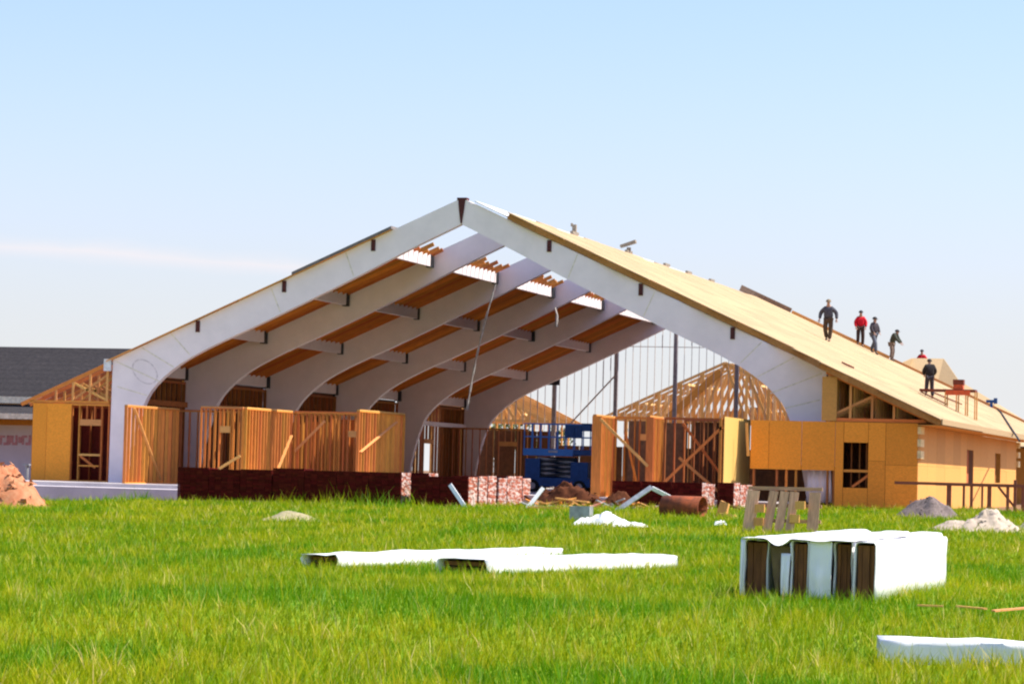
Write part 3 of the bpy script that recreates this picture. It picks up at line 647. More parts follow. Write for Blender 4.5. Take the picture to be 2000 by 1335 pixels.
c = onG(1998, 1034); mound('sand_heap', 'last bit of sand heap at the right edge of the picture', 'sand heap', (c.x+.2, c.y, c.z), .5, .5, .32, SAND, 19)
c = onG(568, 1016); mound('sand_patch', 'flat bare sandy hump in the grass before the dark bricks', 'sand patch', (c.x, c.y, c.z+.03), .85, 1.3, .19, mat('dry_sand', (.36, .31, .16), .95, .04, None, 8, .3, bump=.4), 22)
BRN = mat('scrap_brown', (.05, .016, .007), .95, .2, None, 6, .4, col2=(.12, .04, .016), spec=.1)
c = onG(1170, 990); c = Vector((c.x, min(c.y, -8), 0)); c.z = ground_z(c.x, c.y)
mound('scrap_heap', 'dark brown heap of earth and scrap below the blue lift', 'scrap heap', (c.x-.2, -8.4, ground_z(c.x, -8.4)), 1.9, 1.0, .75, BRN, 31, .6)
mound('scrap_heap', 'low dark scrap heap in front of the right-hand bricks', 'scrap heap', (atY(1205, 985, -10.5).x, -10.6, ground_z(7, -10.6)), 1.3, .7, .45, BRN, 37, .6)
lab = ['long pale plank on the ground left of the scrap heap', 'short plank lying askew before the scrap heap', 'thin plank at the edge of the grass below the lift']
for i, (a, b) in enumerate([((1052, 985), (1125, 972)), ((1085, 972), (1150, 980)), ((1030, 990), (1110, 992))]):
    A, B = onG(*a, .1), onG(*b, .1); A.y = B.y = min(A.y, -11.6) if i else -12; A = atY(*a, A.y-.3*i); B = atY(*b, A.y+.5)
    r = root('plank', (A+B)/2, lab[i], 'plank', 'loose planks by the scrap heap'); member('board', A, B, .16, .045, LUMP(), r, (0, 1, 0))
for i, (a, b, yv, lb) in enumerate([((879, 946), (910, 992), -13.0, 'white board leaning left against the dark bricks'), ((1061, 952), (1030, 992), -12.9, 'white board leaning right beside the mottled bricks')]):
    A, B = atY(*a, yv), atY(*b, yv-.35); r = root('white_board', B, lb, 'board'); member('board', A, B, .05, .13, WHB(), r)
# grey metal strut bent into an inverted V, rusty pipe, wood scraps
YS = -16
r = root('bent_strut', atY(1270, 1000, YS), 'grey metal channel bent into an inverted V over the scrap', 'metal strut')
A, B, Cc = atY(1203, 998, YS-.6), atY(1272, 951, YS), atY(1312, 972, YS+.3)
member('channel', A, B, .12, .14, GALV(), r); member('channel', B+Vector((.02, 0, -.02)), Cc, .11, .12, mat('white_metal', (.8, .79, .77)), r)
c = onG(1343, 1010); r = root('rusty_pipe', c, 'rusty open-ended steel pipe lying in the grass', 'pipe')
RUST = mat('rust', (.30, .065, .018), .9, .1, None, 6, .4, col2=(.10, .03, .012), bump=.4)
n = 26; V = []; F = []; ro, ri, L = .33, .295, 1.25; ax = Vector((-.97, .24, 0)); sd_ = Vector((.24, .97, 0)); cc = c+Vector((.45, -.05, ro-.03))
for (rad, off) in ((ro, 0), (ro, L), (ri, L), (ri, 0)):
    for i in range(n): a = 2*math.pi*i/n; rr_ = rad*(1+.05*math.sin(2*a+.5)); V.append(cc + ax*off + sd_*(rr_*math.cos(a)) + Vector((0, 0, rr_*math.sin(a))))
for k in range(4):
    for i in range(n): F.append((k*n+i, k*n+(i+1) % n, ((k+1) % 4)*n+(i+1) % n, ((k+1) % 4)*n+i))
link('tube', meshpy('tube', V, F, RUST, True), None, r)
for i, (x, y, w_, h_, a, lb) in enumerate([(1288, 992, .42, .5, .3, 'pale wood block propped behind the rusty pipe'), (1408, 1008, .3, .5, .6, 'split wood offcut leaning right of the rusty pipe'), (1425, 1012, .55, .18, -.1, 'flat wood offcut on the grass right of the rusty pipe')]):
    c = onG(x, y); m = MB(); m.add([(-w_/2, -.12, 0), (w_/2, -.15, 0), (w_/2, .15, 0), (-w_/2, .12, 0), (-w_/2+a*h_*.5, -.1, h_), (w_/2*.6+a*h_*.5, -.1, h_*.85), (w_/2*.6+a*h_*.5, .1, h_*.8), (-w_/2+a*h_*.5, .1, h_)], BOXF)
    o = m.build('wood_offcut', LUMP()); o.matrix_basis = Matrix.Translation(c-Vector((0, 0, .03))); T(o, lb, 'wood scrap', 'wood scraps round the pipe')
def crumple(name, label, c, sx, sy, h, m, seed, cat='sheet'):
    V = []; F = []; n = 14
    for j in range(n+1):
        for i in range(n+1):
            u, v = i/n*2-1, j/n*2-1; e = max(0, 1-max(abs(u), abs(v))**3)
            z = h*e*(.45+.9*abs(noise.noise(Vector((u*2.1+seed, v*2.1, seed))))) + .05*noise.noise(Vector((u*6, v*6, seed)))
            V.append((u*sx*(1+.15*noise.noise(Vector((v*2, seed, 0)))), v*sy*(1+.15*noise.noise(Vector((u*2, seed, 4)))), max(z, -.03)))
    for j in range(n):
        for i in range(n): F.append((j*(n+1)+i, j*(n+1)+i+1, (j+1)*(n+1)+i+1, (j+1)*(n+1)+i))
    o = link(name, meshpy(name, V, F, m), Matrix.Translation(c)); s = o.modifiers.new('s', 'SOLIDIFY'); s.thickness = .012
    return T(o, label, cat)
c = onG(1185, 1026); crumple('plastic_wrap', 'crumpled white plastic wrap heaped in the grass below the strut', (c.x-.1, c.y, c.z), .72, .5, .36, WHB(), 5)
c = onG(1135, 1018); r = root('sheet_metal_box', c, 'grey sheet metal box with open top beside the white plastic wrap', 'metal box')
m = MB()
for lo, hi in [((-.28, -.2, 0), (.28, -.18, .42)), ((-.28, .18, 0), (.28, .2, .42)), ((-.28, -.178, 0), (-.26, .178, .42)), ((.26, -.178, 0), (.28, .178, .42)), ((-.26, -.178, .05), (.26, .178, .07))]: m.box(Vector(lo)+c, Vector(hi)+c)
m.build('panel_shell', GALV(), r)
c = onG(1230, 1030); crumple('plastic_wrap', 'flat torn strip of white plastic right of the heaped wrap', (c.x, c.y, c.z+.03), .42, .4, .16, WHB(), 9)
c = onG(1406, 1028); crumple('plastic_wrap', 'small white scrap of wrap in the grass left of the wooden pallet', (c.x, c.y, c.z+.05), .16, .16, .14, WHB(), 13)
def rubble(name, label, spots, mats_, seed):
    rg = random.Random(seed); r = T(link(name, None, Matrix.Translation(spots[0][0])), label, 'rubble', None, 'stuff'); bins = [MB() for _ in mats_]
    for (c, rx, ry, n) in spots:
        for q in range(n):
            x_, y_ = c[0]+rg.gauss(0, rx), c[1]+rg.gauss(0, ry); z_ = ground_z(x_, y_); a = rg.uniform(0, math.pi); L_, w_, h_ = rg.choice([(.2, .1, .065), (.2, .1, .065), (.5, .09, .04), (.9, .1, .04), (.14, .1, .08)]); tl = rg.uniform(-.35, .5)
            M = Matrix.Translation((x_, y_, z_+.06+abs(tl)*L_*.3)) @ Matrix.Rotation(a, 4, 'Z') @ Matrix.Rotation(tl, 4, 'Y')
            bins[rg.randrange(len(bins))].add([M @ Vector(v) for v in boxv((-L_/2, -w_/2, -h_/2), (L_/2, w_/2, h_/2))], BOXF)
    for b_, m_ in zip(bins, mats_):
        o = b_.build('pieces', m_, r); o['kind'] = 'stuff'
g_ = lambda x, y, yy: Vector((atY(x, y, yy).x, yy, 0))
rubble('rubble', 'scattered broken bricks and wood scraps before the hall between lift and pallet', [(g_(1130, 985, -11.5), 1.4, .6, 46), (g_(1240, 985, -12), 1.2, .8, 40), (g_(1350, 1000, -13), 1.5, .8, 34), (g_(1070, 985, -9), .8, .8, 24)], [BRKL(), LUM(), LUMP(), BRN, GALV()], 4)
rubble('rubble', 'loose scraps strewn on the slab before the left partitions', [(Vector((-9, -6.6, 0)), 1.6, .5, 22), (Vector((-13.5, -6.4, 0)), 1.8, .4, 16)], [LUMP(), LUM(), BRN], 6)
# leaning wooden pallet
c = onG(1522, 1040); r = root('wood_pallet', c, 'weathered wooden pallet standing on edge behind the white beams', 'pallet')
WEA = mat('weathered_wood', (.62, .36, .20), .9, .2, (8, 8, 1), 3, .3)
for q, (xa, xb, wd) in enumerate([(1461, 1472, .30), (1497, 1512, .22), (1520, 1533, .22), (1541, 1552, .22), (1586, 1592, .28)]):
    A, B = atY(xa, 1040, c.y), atY(xb, 957+q, c.y+.25); member('slat', A, B, .025, wd, WEA, r)
for z in (.28, .66, 1.08):
    member('runner', atY(1455, 1037, c.y)+Vector((0, .14+.2*z, z)), atY(1600, 1041, c.y)+Vector((0, .14+.2*z, z)), .06, .09, WEA, r)
for x, y in [(1484, 992), (1482, 1018), (1563, 986), (1552, 1012)]:
    p_ = atY(x, y, c.y+.05); box('block', p_-Vector((.12, .05, .1)), p_+Vector((.12, .05, .1)), LUMP(), r)
# timber guard rail at the right
r = root('guard_rail', (20, -4, -.2), 'rough brown timber guard rail in front of the wing side wall', 'guard rail')
BRW = mat('brown_timber', (.30, .11, .05), .85, .15, (8, 8, 1), 3, .25)
zr = .80
member('rail', (17.3, -4.2, zr), (23.2, -4.6, zr), .06, .10, BRW, r); member('rail', (18.6, -3.2, zr-.02), (23.2, -3.4, zr-.02), .06, .08, BRW, r)
for px, wd in [(1853, .16), (1882, .08), (1897, .10), (1918, .07), (1932, .14), (1968, .10), (1982, .10), (1998, .12)]:
    p_ = atY(px, 960, -4.35); member('post', (p_.x, p_.y+.08, ground_z(p_.x, p_.y)-.1), (p_.x, p_.y+.08, zr+.05 if px != 1982 else 1.0), .07, wd, BRW, r)
member('brace', atY(1950, 950, -4.0), atY(1990, 1000, -4.0), .05, .08, BRW, r)

# ================================================================== wrapped beams in the grass
CORE = mat('glulam_core', (.25, .095, .03), .8, .15, (6, 6, 1), 3, .3)
def wrapped_beam(label, A, d, L, wdt, h, seed, lam='v', overhang=.05, wob=.018, drop=0, tag=None):
    """A = near bottom-left corner, d = unit direction along the beam, width to the right of d's left-hand normal"""
    d = Vector(d).normalized(); s = Vector((d.y, -d.x, 0)); r = root('wrapped_beam', A, label, 'beam', 'white wrapped beams in the grass')
    n = max(6, int(L/.22)); V = []; F = []
    prof = [(0, 0), (0, .33), (0, .66), (0, .95), (.06, 1), (.33, 1), (.66, 1), (.94, 1), (1, .95), (1, .66), (1, .33), (1, 0)]; k = len(prof)
    for i in range(n+1):
        t = L*i/n
        for j, (u, v) in enumerate(prof):
            a = noise.noise_vector(Vector((t*.9, u*2.5+seed, v*2.5)))*wob + noise.noise_vector(Vector((t*3.1, u*4+seed, v*4)))*wob*.5
            e = (-overhang*(1+1.2*noise.noise(Vector((j*.9, seed, 1)))) if i == 0 else 0)
            V.append(Vector(A) + d*(t+e) + s*(u*wdt) + Vector((0, 0, v*h - drop*math.sin(math.pi*i/n))) + a)
    for i in range(n):
        for j in range(k-1): F.append((i*k+j, (i+1)*k+j, (i+1)*k+j+1, i*k+j+1))
    F.append(tuple(n*k+j for j in range(k)))
    wr = link('wrap', meshpy('wrap', V, F, WHB(), True), None, r)
    m_ = wr.modifiers.new('s', 'SOLIDIFY'); m_.thickness = .008; m_.offset = 1
    q = 3 if lam == 'v' else 2; i0 = .035
    for i in range(q):
        if lam == 'v': a, b, z0, z1 = wdt*i/q+i0*(i == 0)+.003, wdt*(i+1)/q-i0*(i == q-1)-.003, .02, h-i0-.01
        else: a, b, z0, z1 = i0+.006, wdt-i0-.006, h*i/q+.015, h*(i+1)/q-.012-(i0 if i == q-1 else 0)
        off = random.uniform(0, .04)
        pa = [Vector(A)+d*(.03+off)+s*x_+Vector((0, 0, z_)) for x_, z_ in ((a, z0), (b, z0), (b, z1), (a, z1))]; pb = [v+d*(L-.1) for v in pa]
        link('lamination', meshpy('lamination', pa+pb, [(0, 1, 2, 3), (7, 6, 5, 4), (0, 4, 5, 1), (1, 5, 6, 2), (2, 6, 7, 3), (3, 7, 4, 0)], CORE), None, r)
    return r
dst = Vector((0, 1, 0))
gz = lambda x, y: ground_z(x, y)-.03
for i, (xa, wd, L, lb) in enumerate([(24.16, .34, 11.2, 'upright white wrapped beam at the left of the stack with a loose flap'), (24.83, .24, 10.6, 'upright white wrapped beam second from the left of the stack'), (25.40, .25, 9.0, 'upright white wrapped beam third from the left of the stack'), (25.71, .30, 6.1, 'upright white wrapped beam at the right of the stack with a broad sunlit side')]):
    y0 = -66+(.12, .04, .2, 0)[i]; dd = Vector((.02*(i-1.5), 1, 0)); wrapped_beam(lb, Vector((xa, y0, gz(xa, y0))), dd, L, wd, .85, 3+i*7.7, wob=.022, overhang=.06)
# loose top sheet with flaps between the beams
sh = MB(); nx, ny = 30, 22
for j in range(ny+1):
    for i in range(nx+1):
        x_ = 24.15+1.56*i/nx; y_ = -66.08+9.2*j/ny; z_ = gz(25, -66)+.875+.012*noise.noise(Vector((x_*4, y_*2, 1)))
        for a, b in ((24.50, 24.83), (25.07, 25.40)):
            if a < x_ < b: z_ -= (.09 if a < 24.8 else .02)*math.sin(math.pi*(x_-a)/(b-a))
        sh.V.append((x_, y_+.06*noise.noise(Vector((x_*5, 0, 7))), z_))
sh.F = [(j*(nx+1)+i, j*(nx+1)+i+1, (j+1)*(nx+1)+i+1, (j+1)*(nx+1)+i) for j in range(ny) for i in range(nx)]
top = root('cover_sheet', (25, -64, 0), 'loose white cover sheet spread over the standing beam stack', 'sheet')
o = sh.build('top_sheet', WHB(), top, True); o.modifiers.new('s', 'SOLIDIFY').thickness = .006
def flap(xa, xb, y0, za, zb, taper, m_, seed):
    f = MB(); n = 12
    for j in range(n+1):
        for i in range(n+1):
            u, v = i/n, j/n; w_ = 1-taper*v; x_ = (xa+xb)/2+(u-.5)*(xb-xa)*w_ ; f.V.append((x_, y0-.05*math.sin(v*2.4)+.03*math.sin(u*9+seed)*v+.02*noise.noise(Vector((u*4, v*4, seed))), za+(zb-za)*v))
    f.F = [(j*(n+1)+i, (j+1)*(n+1)+i, (j+1)*(n+1)+i+1, j*(n+1)+i+1) for j in range(n) for i in range(n)]
    o = f.build('flap', m_, top, True); o.modifiers.new('s', 'SOLIDIFY').thickness = .006
zt = gz(25, -66)+.875
flap(25.08, 25.40, -66.0, zt-.02, zt-.80, .05, WHB(), 1); flap(24.52, 24.84, -65.9, zt-.1, zt-.75, .55, mat('kraft_wrap', (.20, .13, .055), .8, .05), 2); flap(24.70, 24.83, -66.02, zt-.2, zt-.78, .3, WHB(), 5); flap(24.14, 24.20, -66.05, zt-.02, zt-.8, .0, WHB(), 8)
# two flat beams lying farther out
for (a, b, c_, h, wd, sd2, lb) in [((592, 1106), (668, 1110), (1099, 1090), .24, .66, 41, 'long flat white wrapped beam lying in the grass, farther of two'), ((850, 1114), (960, 1121), (1322, 1110), .25, .95, 47, 'long flat white wrapped beam lying in the grass, nearer of two')]:
    A, B, Cc = onG(*a), onG(*b), onG(*c_); d = Vector((Cc.x-B.x, Cc.y-B.y, 0)); L = d.length; d.normalize(); s_ = Vector((d.y, -d.x, 0))
    A = B - s_*wd; A.z = min(ground_z(B.x, B.y), ground_z(Cc.x, Cc.y))-.01
    wrapped_beam(lb, A, d, L, wd, h, sd2, lam='h', overhang=.16, wob=.03)
A, B = onG(1722, 1296), onG(2060, 1306); d = Vector((B.x-A.x, B.y-A.y, 0)).normalized()
# this one runs across the picture: its shaded long side faces the camera
nA = A + Vector((-d.y, d.x, 0))*.42
wrapped_beam('white wrapped beam with bluish shaded side at the bottom right corner', Vector((nA.x, nA.y, ground_z(A.x, A.y)-.01)), d, 5.5, .42, .235, 61, lam='h', overhang=.02, wob=.03)
# thin weathered strips in the grass at right
for i, (a, b, lb) in enumerate([((1792, 1181), (1842, 1183), 'short thin lath in the grass right of the beam stack'), ((1870, 1183), (1925, 1188), 'thin lath in the grass, middle of three'), ((1940, 1192), (2010, 1186), 'thin lath in the grass at the right edge')]):
    A, B = onG(*a, .16), onG(*b, .16); r = root('lath', A, lb, 'lath', 'thin laths in the grass'); member('strip', A, B, .05, .02, LUMP(), r)

# ================================================================== ropes
def rope(label, pts, rad):
    r = root('rope', pts[-1], label, 'rope', 'ropes hanging in the hall'); m = MB()
    for i in range(len(pts)-1): m.bar(pts[i], pts[i+1], rad*(1.25 if i % 2 else .8), 6)
    m.build('cord', mat('rope_white', (.7, .66, .6), .8, .05), r)
pts = []
for i in range(15):
    t = i/14; pts.append(atY(968+(912-968)*t-5*math.sin(math.pi*t), 555+(800-555)*t, 16.6))
rope('long pale rope hanging at a slant from the third arch', pts, .045)
rope('short pale strap dangling from a purlin near the ridge', [atY(1084, 600, 26), atY(1088, 615, 26), atY(1087, 638, 26)], .06)

# ================================================================== workers on the roof
def skinmesh(name, J, E, m, parent, sub=2):
    """J: {joint: (pos, rx, ry)}, E: edges; one continuous surface grown with the Skin modifier"""
    bm = bmesh.new(); sk = bm.verts.layers.skin.verify(); vs_ = {}
    for i, (k, (p, rx, ry)) in enumerate(J.items()):
        v = bm.verts.new(p); v[sk].radius = (rx, ry); v[sk].use_root = (i == 0); vs_[k] = v
    for a, b in E: bm.edges.new((vs_[a], vs_[b]))
    me = bpy.data.meshes.new(name); bm.to_mesh(me); bm.free(); me.materials.append(m)
    o = link(name, me, WM[parent.name].copy(), parent)
    o.modifiers.new('skin', 'SKIN'); s = o.modifiers.new('sub', 'SUBSURF'); s.levels = sub; s.render_levels = sub
    o.modifiers['skin'].use_smooth_shade = True
    return o
SKIN = mat('skin', (.42, .24, .16), .6, .1)
def person(label, base, face, jacket, trousers, hat, pose, height=1.76):
    k = height/1.76; r = T(link('person', None, Matrix.Translation(base) @ Matrix.Rotation(face, 4, 'Z') @ Matrix.Diagonal((k, k, k, 1))), label, 'person', 'workers on the roof')
    # local frame: +Y is where the person faces, +X their right
    P_ = dict(pel=(0, 0, .95), wa=(0, .0, 1.1), ch=(0, .02, 1.32), nk=(0, .03, 1.50), hd=(0, .05, 1.62), tp=(0, .05, 1.72),
              hl=(-.10, 0, .90), kl=(-.12, .03, .50), al=(-.12, 0, .09), tl=(-.13, .16, .04), hr=(.10, 0, .90), kr=(.12, .03, .50), ar=(.12, 0, .09), tr=(.13, .16, .04),
              sl=(-.17, .02, 1.40), el=(-.27, .0, 1.14), wl=(-.28, .10, .90), sr=(.17, .02, 1.40), er=(.27, .0, 1.14), wr=(.28, .10, .90))
    P_.update(pose); P_ = {a: Vector(b) for a, b in P_.items()}
    J = dict(pel=(P_['pel'], .14, .10), wa=(P_['wa'], .13, .095), ch=(P_['ch'], .16, .11), nk=(P_['nk'], .055, .055), hd=(P_['hd'], .10, .115), tp=(P_['tp'], .08, .09))
    E = [('pel', 'wa'), ('wa', 'ch'), ('ch', 'nk'), ('nk', 'hd'), ('hd', 'tp')]
    nose = P_['hd']+Vector((0, .115, -.01)); J['nose'] = (nose, .018, .018); E.append(('hd', 'nose'))
    for s in 'lr':
        for a, q in (('h', .085), ('k', .055), ('a', .04), ('t', .035)): J[a+s] = (P_[a+s], q, q)
        for a, q in (('s', .06), ('e', .042), ('w', .03)): J[a+s] = (P_[a+s], q, q)
        E += [('pel', 'h'+s), ('h'+s, 'k'+s), ('k'+s, 'a'+s), ('a'+s, 't'+s), ('ch', 's'+s), ('s'+s, 'e'+s), ('e'+s, 'w'+s)]
        dd = (P_['w'+s]-P_['e'+s]).normalized(); sd = dd.cross(Vector((0, 1, 0))); sd = sd.normalized() if sd.length > .1 else Vector((1, 0, 0))
        pm = P_['w'+s]+dd*.06; J['p'+s] = (pm, .036, .02); E.append(('w'+s, 'p'+s))
        for f in range(4):
            b0 = pm+dd*.035+sd*(.026*(f-1.5)); ln = (.07, .08, .085, .065)[f]; bend = Vector((0, .02, 0))
            J[f'f{f}{s}'] = (b0, .009, .009); J[f'g{f}{s}'] = (b0+dd*ln+bend, .008, .008); E += [('p'+s, f'f{f}{s}'), (f'f{f}{s}', f'g{f}{s}')]
        J['u'+s] = (pm+sd*.05+dd*.0, .011, .011); J['v'+s] = (pm+sd*.065+dd*.05, .009, .009); E += [('p'+s, 'u'+s), ('u'+s, 'v'+s)]
    skinmesh('body', J, E, SKIN, r)
    jm = dict(wl=(P_['pel']+Vector((0, 0, .0)), .22, .16), wa=(P_['wa'], .225, .165), ch=(P_['ch'], .225, .165), co=(P_['nk']-Vector((0, 0, .03)), .12, .11)); je = [('wl', 'wa'), ('wa', 'ch'), ('ch', 'co')]
    tm = dict(pel=(P_['pel'], .165, .125)); te = []; 
    for s in 'lr':
        jm['s'+s] = (P_['s'+s], .115, .115); jm['e'+s] = (P_['e'+s], .09, .09); jm['c'+s] = (P_['w'+s], .065, .065); je += [('ch', 's'+s), ('s'+s, 'e'+s), ('e'+s, 'c'+s)]
        tm['h'+s] = (P_['h'+s], .125, .125); tm['k'+s] = (P_['k'+s], .098, .098); tm['a'+s] = (P_['a'+s]+Vector((0, 0, .02)), .085, .085); te += [('pel', 'h'+s), ('h'+s, 'k'+s), ('k'+s, 'a'+s)]
        bo = {'a': (P_['a'+s], .06, .06), 'm': (P_['a'+s]+Vector((0, .03, -.035)), .055, .05), 't': (P_['t'+s], .045, .04)}
        skinmesh('boot', bo, [('a', 'm'), ('m', 't')], mat('boot_brown', (.06, .035, .02), .7, .1), r)
    skinmesh('jacket', jm, je, jacket, r); skinmesh('trousers', tm, te, trousers, r)
    hm = MB(); n = 14; hd = P_['hd']+Vector((0, -.005, .035))
    for i in range(6):
        a = i/5*math.pi/2
        for j in range(n): b = 2*math.pi*j/n; hm.V.append(hd+Vector((.118*math.cos(a)*math.cos(b), .135*math.cos(a)*math.sin(b), .125*math.sin(a))))
    hm.F = [(i*n+j, i*n+(j+1) % n, (i+1)*n+(j+1) % n, (i+1)*n+j) for i in range(5) for j in range(n)]
    hm.add([hd+Vector(v) for v in [(-.08, .09, .0), (.08, .09, .0), (.06, .19, -.015), (-.06, .19, -.015), (-.08, .09, .012), (.08, .09, .012), (.06, .19, -.003), (-.06, .19, -.003)]], BOXF)
    link('cap', meshpy('cap', hm.V, hm.F, hat, True), WM[r.name].copy(), r)
    return r
cl = lambda n, c: mat('cloth_'+n, c, .9, .03, None, 9, .2)
JGR, JRD, JDK, JBK, JOL = cl('grey', (.075, .075, .09)), cl('red', (.60, .005, .018)), cl('dark', (.05, .04, .045)), cl('black', (.025, .02, .018)), cl('olive', (.055, .06, .04))
TBR, TDK, TGY, TKH = cl('brown', (.09, .055, .03)), cl('darkbrown', (.05, .025, .018)), cl('slate', (.10, .11, .13)), cl('khaki', (.22, .16, .12))
HAIR = mat('cap_dark', (.03, .025, .025), .8, .1); CAPT = mat('cap_tan', (.25, .18, .10), .8, .1)
Fc = math.pi   # facing the camera
def feet(x, y, yv=None):
    p = onRoof(x, y); 
    if p.y > 49.8: p = atY(x, y, 49.8); p.z = roof_z(p.x)
    return p
slope = lambda pose, dz: pose
def tilt(face, **kw):
    """plant both feet on the sloping roof"""
    out = dict(kw)
    for s, sx in (('l', -.12), ('r', .12)):
        base = kw.get('a'+s, (sx, 0, .09)); tb = kw.get('t'+s, (base[0], base[1]+.16, .04))
        def dz(p): wx = p[0]*math.cos(face)-p[1]*math.sin(face); return -RS*wx
        out['a'+s] = (base[0], base[1], .09+dz(base)); out['t'+s] = (tb[0], tb[1], .04+dz(tb))
        kk = kw.get('k'+s, (sx, .03, .5)); out['k'+s] = (kk[0], kk[1]+.03, kk[2]+.5*dz(base))
    return out
b1 = feet(1617, 666)
person('worker in grey jacket and tool belt walking toward us on the roof', b1, Fc, JGR, TBR, CAPT, tilt(Fc, al=(-.07, .08, 0), ar=(.07, -.05, 0), el=(-.34, -.03, 1.18), wl=(-.36, .06, .93), er=(.34, -.03, 1.18), wr=(.36, .08, .93)), 1.95)
b2 = feet(1680, 671)
person('worker in bright red jacket standing near the far roof edge', b2, Fc+.3, JRD, TDK, HAIR, tilt(Fc+.3, el=(-.27, .02, 1.15), wl=(-.24, .14, .93), er=(.27, .02, 1.15), wr=(.24, .14, .93)), 1.88)
b3 = feet(1706, 689)
person('worker in dark top stepping down with legs apart behind the red jacket', b3, -2.2, JDK, TGY, HAIR, tilt(-2.2, al=(-.14, -.30, 0), ar=(.14, .30, 0), kl=(-.13, -.1, .5), kr=(.13, .22, .52), el=(-.25, .05, 1.16), wl=(-.18, .2, 1.0), er=(.25, .05, 1.16), wr=(.2, .2, .98)), 1.9)
b4 = feet(1741, 701)
person('worker in olive shirt leaning and reaching down, rightmost at the roof edge', b4, -1.75, JOL, TKH, HAIR, tilt(-1.75, wa=(0, .05, 1.1), ch=(0, .16, 1.29), nk=(0, .25, 1.44), hd=(0, .30, 1.54), tp=(0, .32, 1.63), sl=(-.2, .2, 1.40), sr=(.2, .2, 1.40), el=(-.25, .32, 1.16), wl=(-.22, .5, .98), er=(.25, .34, 1.16), wr=(.2, .56, .93)), 1.72)
b6 = onRoof(1815, 775)
person('worker in black crouched over near the orange bench on the roof', b6, .3, JBK, JDK, HAIR, tilt(.3, al=(-.15, 0, 0), ar=(.15, 0, 0), ch=(0, .06, 1.30), hd=(0, .14, 1.6), tp=(0, .15, 1.69), nk=(0, .09, 1.47), el=(-.27, .1, 1.17), wl=(-.2, .3, 1.02), er=(.28, .1, 1.17), wr=(.22, .3, 1.02)), 1.62)
b5 = None
for q in range(1, 60):   # on the rear wing's far slope, head just over its ridge
    yy = Yr+5+q*.12; hp = atY(1801, 681, yy); zs = P[1].z-(P[1].z-lowz)*(yy-P[1].y)/9
    b5 = Vector((hp.x, yy, zs))
    if zs+1.78 <= hp.z: break
person('worker with only a dark head and red collar showing over the rear roof', b5, Fc, JRD, TDK, HAIR, {}, 1.8)
# orange saw bench with box on the roof
c = onRoof(1880, 808)
bench = root('saw_bench', c, 'orange work bench on thin legs with a box, standing on the sloping roof', 'bench')
ORG = mat('orange_paint', (.70, .11, .025), .5, .05); BRP = mat('brown_board', (.20, .05, .025), .8, .1)
yv = c.y; ta, tb = atY(1798, 768, yv), atY(1907, 757, yv); zt = (ta.z+tb.z)/2
member('top_board', (ta.x, yv, zt), (tb.x, yv, zt), .8, .10, BRP, bench, (0, 1, 0))
member('apron', (ta.x+1.1, yv-.42, zt-.09), (tb.x-.2, yv-.42, zt-.09), .04, .20, ORG, bench)
bc = atY(1873, 750, yv); box('tool_box', (bc.x-.2, yv-.25, zt+.05), (bc.x+.2, yv+.15, zt+.25), ORG, bench); box('tool_box_lid', (bc.x-.22, yv-.27, zt+.252), (bc.x+.22, yv+.17, zt+.46), BRP, bench)
for px in (1850, 1872, 1890, 1908):
    p_ = atY(px, 760, yv)
    for dy in (-.35, .35): member('leg', (p_.x-.03, yv+dy, zt-.05), (p_.x-.03, yv+dy, roof_z(p_.x-.03)-.0), .05, .05, LUMP(), bench)
for i, (a, b, lb) in enumerate([((1800, 768), (1850, 792), 'dark plank lying down the roof slope by the bench'), ((1822, 768), (1875, 790), 'second dark plank on the roof slope nearer the bench legs')]):
    A, B = onRoof(*a)+Vector((0, 0, .06)), onRoof(*b)+Vector((0, 0, .06)); r = root('roof_plank', A, lb, 'plank'); member('board', A, B, .25, .05, BRP, r, (0, 1, 0))
p_ = onRoof(1655, 716); r = root('roof_scrap', p_, 'small dark scrap of wood lying on the bare roof', 'wood scrap'); A, B = onRoof(1648, 712), onRoof(1664, 719); member('board', A+Vector((0, 0, .06)), B+Vector((0, 0, .06)), .3, .06, BRP, r, (0, 1, 0))
hz = [feet(1948+i*6.2, 796+i*9.6)+Vector((0, 0, .05)) for i in range(8)]
r = root('air_hose', hz[-1], 'thin dark hose trailing down the roof to the far eave', 'hose'); m = MB()
for i in range(7): m.bar(hz[i], hz[i+1], .04, 6)
m.build('hose', BLK(), r)
p_ = feet(1937, 787)+Vector((0, -.1, .2)); r = root('nail_gun', p_, 'small dark power tool resting on the far roof edge', 'tool'); m = MB()
m.box(p_+Vector((-.28, -.1, .05)), p_+Vector((.12, .1, .2))); m.box(p_+Vector((.12, -.08, .0)), p_+Vector((.3, .08, .3))); m.box(p_+Vector((-.08, -.08, -.2)), p_+Vector((.06, .08, .05))); m.build('tool_body', BLUD(), r)

